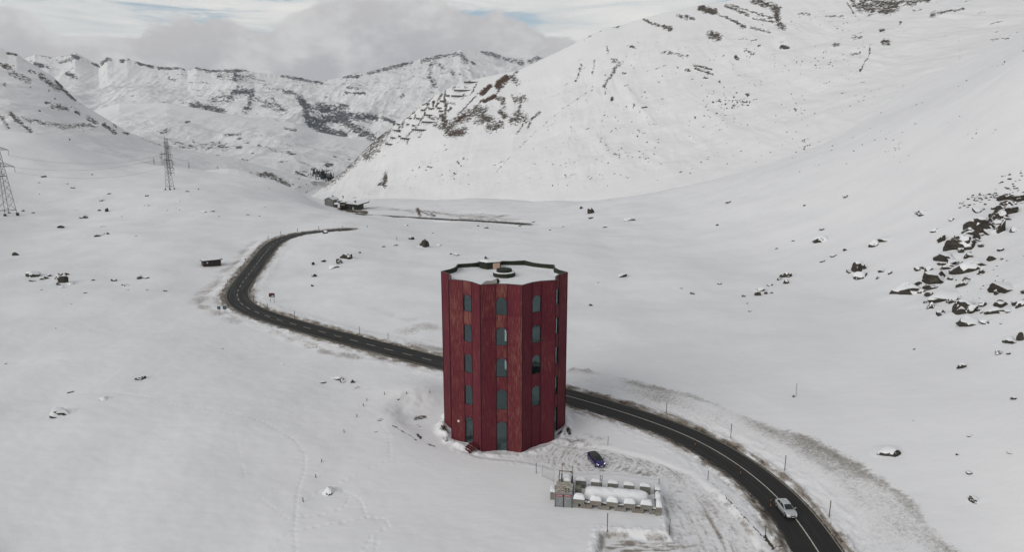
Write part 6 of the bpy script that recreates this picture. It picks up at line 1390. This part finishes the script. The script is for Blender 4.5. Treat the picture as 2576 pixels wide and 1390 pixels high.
# ------------------------------------------------------------------ pylons and cables
M['lattice'] = simple('pylon_steel', (.095, .10, .10), .6, .2, 1)
M['footing'] = simple('pylon_footing', (.07, .06, .05), .9, .4, 2)
TIPS = {}
def pylon(key, p, H, bw, label, arms, rz=0, r=.10, simple_=False, foot=True):
    o = empty('lattice_pylon', p, rz, label, 'pylon', 'power line pylons'); tw = bw * .16
    def wz(z): return bw / 2 + (tw / 2 - bw / 2) * min(1, z / (H * .93))
    mb = MB()
    for sx in (-1, 1):
        for sy in (-1, 1):
            mb.bar((sx * bw / 2, sy * bw / 2, -1.0), (sx * tw / 2, sy * tw / 2, H * .93), r, 4, r * .75); mb.bar((sx * tw / 2, sy * tw / 2, H * .93), (0, 0, H), r * .7, 4)
    z = H * .06
    while z < H * .9:
        w = wz(z); z2 = min(z + w * 1.55 + .35, H * .93); w2 = wz(z2)
        for sx, sy, ex_, ey_ in ((-1, -1, 1, -1), (1, -1, 1, 1), (1, 1, -1, 1), (-1, 1, -1, -1)):
            mb.bar((sx * w, sy * w, z), (ex_ * w2, ey_ * w2, z2), r * .48, 3, caps=False)
            if not simple_: mb.bar((ex_ * w, ey_ * w, z), (sx * w2, sy * w2, z2), r * .48, 3, caps=False)
        z = z2
    for zz in (H * .06, H * .5):
        w = wz(zz)
        for q in ((-1, -1, 1, -1), (1, -1, 1, 1), (1, 1, -1, 1), (-1, 1, -1, -1)): mb.bar((q[0] * w, q[1] * w, zz), (q[2] * w, q[3] * w, zz), r * .8, 4)
    mb.build('mast', M['lattice'], o)
    for sg, fz, L in arms:
        z = H * fz; w = wz(z); mb = MB(); tip = (sg * L, 0, z + .1)
        for sy in (-1, 1):
            mb.bar((sg * w * .2, sy * w, z), tip, r * .85, 4); mb.bar((sg * w * .2, sy * w, z + L * .22), tip, r * .7, 4)
            for f in (.3, .6): mb.bar((sg * L * f, sy * w * (1 - f), z + .05), (sg * L * (f - .18), sy * w * (1 - f + .18), z + L * .22 * (1 - f + .18)), r * .5, 3)
        cr = mb.build('crossarm', M['lattice'], o)
        if L > 2: mb = MB(); mb.bar(tip, (sg * L, 0, z - H * .07), r * .7, 5); mb.build('insulator', M['dgrey'], cr)
        TIPS[(key, round(sg * fz, 3))] = Matrix.Translation(p) @ Matrix.Rotation(rz, 4, 'Z') @ Vector((sg * L, 0, z - H * .07))
    if foot:
        for sx in (-1, 1):
            for sy in (-1, 1): mb = MB(); mb.lathe([(bw * .11, -.8), (bw * .11, .8), (bw * .07, 1.0)], (sx * bw / 2, sy * bw / 2, 0), 8); mb.build('footing', M['footing'], o)
    return o
ZPy = zc(560, 480, 5.794)
pA = at(18, 541); kA = mpp(pA)
pylon('A', pA, 44, 7.0, 'large lattice pylon cut by the left edge of the photo', [(1, .835, 9.), (1, .625, 12.), (-1, .73, 9.), (-1, .52, 8.)], R(-20), .15)
u, v = ZPy(465, 1362); pB = at(u, v); kB = mpp(pB); pylon('B', pB, 1125 * .66788 / 5.794 * kB / .99, 125 * .66788 / 5.794 * kB, 'tall lattice pylon in front of the other on the left snow slope', [(1, .775, 3.8), (-1, .665, 5.2), (1, .55, 5.0), (-1, .56, 2.6), (-1, .885, 1.6)], R(-15), .12)
u, v = ZPy(462, 880); 
pC = Vector((float(a_of(u, v)) * 560, 560, 0)); pC.z = HC + 560 * float(t_of(v)); pC.z = min(pC.z, float(gz(pC.x, 560)) + .2)
kC = mpp(pC); pylon('C', pC, 800 * .66788 / 5.794 * kC, 110 * .66788 / 5.794 * kC, 'lattice pylon just behind the tallest one, its top reaching higher', [(1, .77, 3.4), (1, .55, 3.8), (1, .2, 4.), (-1, .40, 3.), (1, .97, 1.8), (-1, .97, 2.2)], R(-15), .12, foot=False)
for i, (X, Y, Yt, l) in enumerate(((302, 828, 525, 'small distant pylon close to the left of the twin pylons'), (122, 838, 668, 'tiny distant pylon farthest left beyond the snow crest'), (530, 832, 745, 'tiny distant pylon right behind the twin pylons'), (885, 935, 758, 'slim distant pylon right of the twin pylons on the crest'))):
    u, v = ZPy(X, Y); p = on_sheet(ML, u, v - 1); kk = mpp(p); H = (Y - Yt) * .66788 / 5.794 * kk
    pylon('D%d' % i, p, H, H * .14, l, [(1, .72, H * .14), (-1, .52, H * .16), (1, .45, H * .12)], R(-15), .11, True, False)
u, v = Z1(1622, 1262); p = on_sheet(ML, u, v); pylon('E', p, 20 * .337 * mpp(p), 2, 'minute distant pylon on the shaded slope, rightmost of the line', [(1, .7, 1.5)], 0, .1, True, False)
M['cable'] = simple('power_cable', (.10, .10, .105), .6, .1, 1)
def cable(a, b, sag, l, r=.034):
    mb = MB(); n = 14; mb.path([a.lerp(b, i / n) - Vector((0, 0, sag * 4 * (i / n) * (1 - i / n))) for i in range(n + 1)], r, 4); tag(mb.build('power_cable', M['cable']), l, 'cable', 'cables between the pylons')
for (ka, fa), (kb, fb), sag, l in (((('A'), .835), ('B', .775), 6, 'upper cable between the left edge pylon and the tall pylon'), (('A', .625), ('B', .55), 6, 'lower cable between the left edge pylon and the tall pylon'), (('A', -.73), ('B', -.665), 6, 'rear cable between the left edge pylon and the tall pylon')):
    cable(TIPS[(ka, fa)], TIPS[(kb, fb)], sag, l)
a = TIPS[('B', -.665)]; b = TIPS[('D0', .72)]; cable(a, b, 8, 'thin cable running from the tall pylon to the small one behind')
# ------------------------------------------------------------------ avalanche barriers on the crag ridge
M['barrier'] = simple('rusty_barrier', (.050, .035, .028), .85, .35, 1.5)
BAR = [(1545,180,1770,185),(1380,310,1670,320),(1340,400,1610,410),(1165,478,1235,482),(1115,590,1200,598),(1150,640,1225,648),(985,600,1065,610),(1045,492,1085,496),(865,620,935,630),(930,700,1115,715),(680,752,730,758),(795,755,875,768),(875,815,1155,825),(480,845,545,855),(630,848,680,855),(725,865,780,878),(710,935,1085,955),(445,950,590,962),(380,1060,490,1075),(515,1035,555,1045),(540,1065,785,1085),(300,1160,460,1183)]
NTH = 'first second third fourth fifth sixth seventh eighth ninth tenth eleventh twelfth thirteenth fourteenth fifteenth sixteenth seventeenth eighteenth nineteenth twentieth twenty-first twenty-second'.split()
for i, (x1, y1, x2, y2) in enumerate(sorted(BAR, key=lambda q: q[1])):
    a = on_sheet(MR, *ZB(x1, y1)); b = on_sheet(MR, *ZB(x2, y2)); um, vm = ZB((x1 + x2) / 2, (y1 + y2) / 2); c = on_sheet(MR, um, vm); k = mpp(c); L = (x2 - x1) * .66788 / 4.2117 * k
    o = empty('snow_barrier', c, -.25 if i % 3 else -.1, f'{"long" if x2 - x1 > 150 else "short"} dark avalanche barrier on the crag ridge, {NTH[i]} from the top', 'barrier', 'avalanche barriers on the ridge'); hB = 3.0; tl = -math.atan2(y2 - y1, x2 - x1)
    mb = MB()
    for q in range(4): z = .5 + q * hB / 4.2; mb.bar((-L / 2, -.5 - .12 * z, z - L / 2 * tl), (L / 2, -.5 - .12 * z, z + L / 2 * tl), .32, 4)
    mb.build('crossbeam', M['barrier'], o)
    mb = MB(); nn = max(2, int(L / 3.5))
    for q in range(nn + 1): x = -L / 2 + L * q / nn; z0 = x * tl; mb.bar((x, -.2, z0 - 1.5), (x, -.9, z0 + hB + .3), .2, 4); mb.bar((x, -3.0, z0 - 2.5), (x, -.8, z0 + hB * .7), .15, 4)
    mb.build('support', M['barrier'], o)
# ------------------------------------------------------------------ inn on the far side of the pass
def hp(X, Y, d): u, v = ZH(X, Y); return Vector((float(a_of(u, v)) * d, d, HC + d * float(t_of(v))))
KH = 640 / F * .66788 / 8.05 * 1.0
M['housewall'] = simple('grey_render', (.20, .195, .185), .9, .12, .8); M['brownwood'] = simple('brown_boards', (.055, .036, .027), .85, .3, 1); M['darkpane'] = simple('dark_pane', (.02, .022, .026), .2, .1, 2); M['slate'] = simple('dark_grey_wall', (.055, .055, .052), .8, .3, .6); M['signwhite'] = M['white']
D0 = 640; g = hp(475, 460, D0)
house = empty('stone_house', (g.x, g.y, g.z), R(-14), 'tall grey gabled house with snowy roof at the left end of the inn', 'house')
wW = 275 * KH; eH = 190 * KH; pH = 258 * KH; dL = 11.0
mb = MB(); mb.prism([(-wW / 2, 0, -4), (wW / 2, 0, -4), (wW / 2, 0, eH), (0, 0, pH), (-wW / 2, 0, eH)], (0, 0, 0), (0, dL, 0)); mb.build('wall', M['housewall'], house)
rf = MB()
for sg in (-1, 1):
    A = Vector((0, 0, pH)); B = Vector((sg * (wW / 2 + .5), 0, eH - .5 * (pH - eH) / (wW / 2))); n_ = Vector((sg * (pH - eH), 0, wW / 2)).normalized() * .18
    rf.prism([A + n_ * .2, B + n_ * .2, B + n_ * 1.2, A + n_ * 1.2], (0, -.6, 0), (0, dL + .5, 0))
rfo = rf.build('roof', M['slate'], house); rs_ = MB()
for sg in (-1, 1):
    A = Vector((0, 0, pH)); B = Vector((sg * (wW / 2 + .45), 0, eH - .45 * (pH - eH) / (wW / 2))); n_ = Vector((sg * (pH - eH), 0, wW / 2)).normalized() * .18
    rs_.prism([A + n_ * 1.25, B + n_ * 1.25, B + n_ * 2.6, A + n_ * 2.6], (0, -.4, 0), (0, dL + .4, 0))
rs_.build('roof_snow', M['snow'], rfo); mb = MB(); mb.box((.3, dL * .7, pH + .5), (.8, .8, 1.6)); mb.build('chimney', M['slate'], rfo)
for X, Y in ((440, 295), (530, 295), (485, 295), (435, 378), (530, 375), (400, 440), (485, 440), (530, 440)):
    w_, h_ = (.75, 1.2) if X != 485 or Y > 400 else (.55, .6)
    mb = MB(); mb.box(((X - 475) * KH, -.03, (460 - Y) * KH), (w_ + .35, .08, h_ + .2)); f_ = mb.build('window', M['white'], house); mb = MB(); mb.box(((X - 475) * KH, -.08, (460 - Y) * KH), (w_, .05, h_)); mb.build('pane', M['darkpane'], f_)
for yy in (2.5, 5.5, 8.5): mb = MB(); mb.box((-wW / 2 - .03, yy, eH * .6), (.08, .9, 1.3)); mb.build('window', M['darkpane'], house)
g = hp(715, 420, D0 + 4); an = empty('link_building', g, R(-10), 'low dark annex with snowy roof joining house and restaurant', 'building')
mb = MB(); mb.box((0, 2.5, .8), (200 * KH, 5, 5.2)); mb.build('wall', M['brownwood'], an); mb = MB(); mb.box((0, 2.4, 3.55), (215 * KH, 5.8, .35)); r0_ = mb.build('roof', M['slate'], an); pillow('roof_snow', 0, 2.4, 3.72, 210 * KH, 5.6, .5, 0, r0_, 2, 0)
g = hp(690, 465, D0 - 8); sh_ = empty('shed', g, R(-8), 'small shed drowned in snow before the annex', 'shed'); mb = MB(); mb.box((0, 1.5, .6), (3.4, 3, 2.6)); mb.build('wall', M['slate'], sh_); pillow('roof_snow', 0.3, 1.5, 1.9, 4.4, 3.4, 1.5, 0, sh_, 5, 0)
# restaurant: brown cube, long glazed hall and a pointed wing under a broad snow roof
g = hp(1380, 580, D0 - 25); rest = empty('restaurant', g, 0, 'wide modern restaurant with pointed overhanging roof beside the inn road', 'building')
def lp(X, Y, dd=0): q = hp(X, Y, D0 - 25 + dd); return q - g
A0, A1, A2 = lp(960, 580, 5), Vector((0, 0, 0)), lp(1530, 560, 8)
hW = 138 * KH
mb = MB(); back = Vector((-1, 14, 0)); pl_ = [Vector((A0.x, A0.y, -3)), Vector((A1.x, A1.y, -3)), Vector((A2.x, A2.y, -3)), Vector((A2.x - 2, A2.y + 9, -3)), Vector((A0.x, A0.y + 10, -3))]
mb.prism(pl_, (0, 0, 0), (0, 0, hW + 3)); mb.build('wall', M['slate'], rest)
E0, E1, E2 = lp(960, 405, 3.5), lp(1380, 447, -2), lp(1722, 410, 10)
zr = hW + .3
rp = [Vector((E0.x, A0.y - 1.5, zr + .7)), Vector((.3, -1.8, zr)), Vector((E2.x, A2.y - .5, zr + 1.9)), Vector((E2.x - 4, A2.y + 12, zr + 2.3)), Vector((E0.x, A0.y + 11, zr + 1.7))]
mb = MB(); mb.prism(rp, (0, 0, -.35), (0, 0, .3)); ro = mb.build('roof', M['slate'], rest); mb = MB(); c_ = sum(rp, Vector()) / 5; mb.prism([c_ + (q - c_) * .97 for q in rp], (0, 0, .32), (0, 0, .75)); mb.build('roof_snow', M['snow'], ro)
mb = MB(); mb.box((lp(1228, 345).x, 6, zr + 2.6), (1.2, 1.2, 1.6)); mb.build('chimney', M['slate'], ro); mb = MB(); mb.bar((E2.x - .2, A2.y, zr + 1.8), (E2.x - .2, A2.y, zr + 4.1), .12); mb.build('mast', M['slate'], ro)
for X in (1010, 1120, 1280, 1340):
    q = lp(X, 520); f = (q.x - A0.x) / (A1.x - A0.x); yb = A0.y + (A1.y - A0.y) * f; mb = MB(); mb.box((q.x, yb - .1, hW * .42), (2.4, .12, hW * .6), math.atan2(A1.y - A0.y, A1.x - A0.x)); mb.build('window', M['darkpane'], rest)
mb = MB(); q = lp(1190, 540); f = (q.x - A0.x) / (A1.x - A0.x); mb.box((q.x, A0.y + (A1.y - A0.y) * f - .15, 1.2), (.8, .12, 2.2)); mb.build('door', M['white'], rest)
mb = MB()
for i in range(11): q = lp(1415 + i * 17, 488 - i * 1.0, -1); f = max(0, min(1, q.x / A2.x)); mb.box((q.x, A2.y * f - .25, hW * .62), (.36, .08, .5 if i % 3 else .34), math.atan2(A2.y, A2.x))
mb.build('sign_lettering', M['white'], rest)
mb = MB(); q0 = lp(805, 470, 2); q1 = lp(975, 470, 4); cw = (q1 - q0).length; mb.box(((q0.x + q1.x) / 2, (q0.y + q1.y) / 2 + 3, q0.z + 1.0), (cw, 6, 112 * KH + 2)); bk = mb.build('brown_wing', M['brownwood'], rest); pillow('roof_snow', (q0.x + q1.x) / 2, (q0.y + q1.y) / 2 + 3, q0.z + 56 * KH + 2.0, cw + .4, 6.2, .6, 0, bk, 6, 0)
mb = MB(); mb.box((q0.x - 1.0, q0.y + 1.5, q0.z + .6), (1.9, 3, 3.4)); mb.build('white_wall', M['white'], rest)
for i in range(3): mb = MB(); mb.box((q0.x + cw * (.22 + .28 * i), q0.y - .05 + .5 * i * .12, q0.z + 1.6), (.9, .12, .35)); mb.build('window', M['white'], bk)
fp = hp(888, 335, D0 + 2); fo = empty('flagpole', fp, 0, 'flagpole with red and white flags above the inn', 'flagpole'); mb = MB(); mb.bar((0, 0, -2), (0, 0, 190 * KH), .09, 6); mb.build('mast', M['white'], fo)
M['flagred'] = simple('flag_red', (.40, .03, .04), .8, .1, 2)
for nm, z_, m_ in (('flag', 172, 'flagred'), ('flag', 148, 'white'), ('flag', 125, 'flagred')):
    V = [(.1 + 1.45 * j / 6, .18 * math.sin(j * 1.1), z_ * KH + .75 * i - .06 * j) for i in range(2) for j in range(7)]; mesh_np(nm, np.array(V), grid_faces(2, 7), M[m_], True, None, fo)
q = hp(1072, 360, D0 - 15); mb = MB(); mb.bar((0, 0, -1), (0, 0, 2.4), .07, 6); tag(mb.build('thin_mast', M['steel'], None, False, q), 'thin mast sticking up behind the restaurant roof', 'mast')
# evergreen shrub by the forecourt, twigs and shrubs at the tower foot
def leafy(name, p, rx, rz_, n, m, label, cat='shrub', seed=1, s=.2):
    o = empty(name, p, 0, label, cat); r_ = random.Random(seed); mb = MB()
    for i in range(n):
        d = Vector((r_.gauss(0, 1), r_.gauss(0, 1), r_.gauss(.3, 1))).normalized() * r_.uniform(.35, 1) ** .6; c = Vector((d.x * rx, d.y * rx, abs(d.z) * rz_)); a = Vector((r_.gauss(0, 1), r_.gauss(0, 1), r_.gauss(0, 1))).normalized() * s; b = a.cross(Vector((r_.random(), r_.random(), 1))).normalized() * s * .5
        mb.add([c - a, c + b, c + a, c - b], [(0, 1, 2, 3)])
    mb.build('foliage', m, o); mb = MB()
    for i in range(5): mb.bar((0, 0, -.2), (r_.uniform(-1, 1) * rx * .6, r_.uniform(-1, 1) * rx * .6, rz_ * .6), .03 if rx < 1 else .1, 4)
    mb.build('stem', M['old_wood'], o); return o
M['evergreen'] = simple('evergreen_leaf', (.028, .040, .026), .8, .4, 1.5); M['drygrass'] = simple('dry_twigs', (.085, .068, .042), .9, .4, 3)
leafy('evergreen_shrub', hp(905, 570, D0 - 45), 2.6, 3.0, 420, M['evergreen'], 'dark evergreen bush in front of the restaurant', seed=4, s=.5)
for (u, v, l, s_) in ((1116, 1082, 'dry shrub at the left foot of the tower', 2), (1429, 1086, 'dry shrub at the right foot of the tower', 3)):
    leafy('dry_shrub', at(u, v), .7, .8, 160, M['drygrass'], l, seed=s_, s=.12)
p = at(1123, 1112); tw = empty('bare_twigs', p, 0, 'bare twigs poking from the snow bank left of the tower', 'shrub'); mb = MB()
for i in range(12): d = Vector((rng.uniform(-.8, .8), rng.uniform(-.3, .3), rng.uniform(.7, 1.3))); mb.bar((rng.uniform(-.2, .2), 0, -.1), d, .025, 4, .01); mb.bar(d * .55, d * .7 + Vector((rng.uniform(-.3, .3), 0, .3)), .014, 3)
mb.build('twig', M['old_wood'], tw)
# far wood at the mouth of the gorge
M['conifer'] = simple('far_conifer', (.012, .022, .024), .9, .4, .2)
mb = MB(); r_ = random.Random(8)
for i in range(240):
    t_ = r_.random(); X = 2340 + 150 * t_ + r_.gauss(0, 14); Y = 1285 + 60 * t_ + r_.gauss(0, 16 if t_ < .6 else 12)
    u, v = Z1(X, Y); p = on_sheet(MD, u, v); hgt = r_.uniform(4, 8) * p.y / 1500
    for q in range(3): mb.lathe([(hgt * .24 * (1 - q * .28), hgt * (.12 + q * .27)), (.02, hgt * (.5 + q * .25))], (p.x, p.y, p.z - hgt * .15), 5)
tag(mb.build('far_wood', M['conifer']), 'dark conifer wood filling the gorge below the crag ridge', 'wood', None, 'stuff')
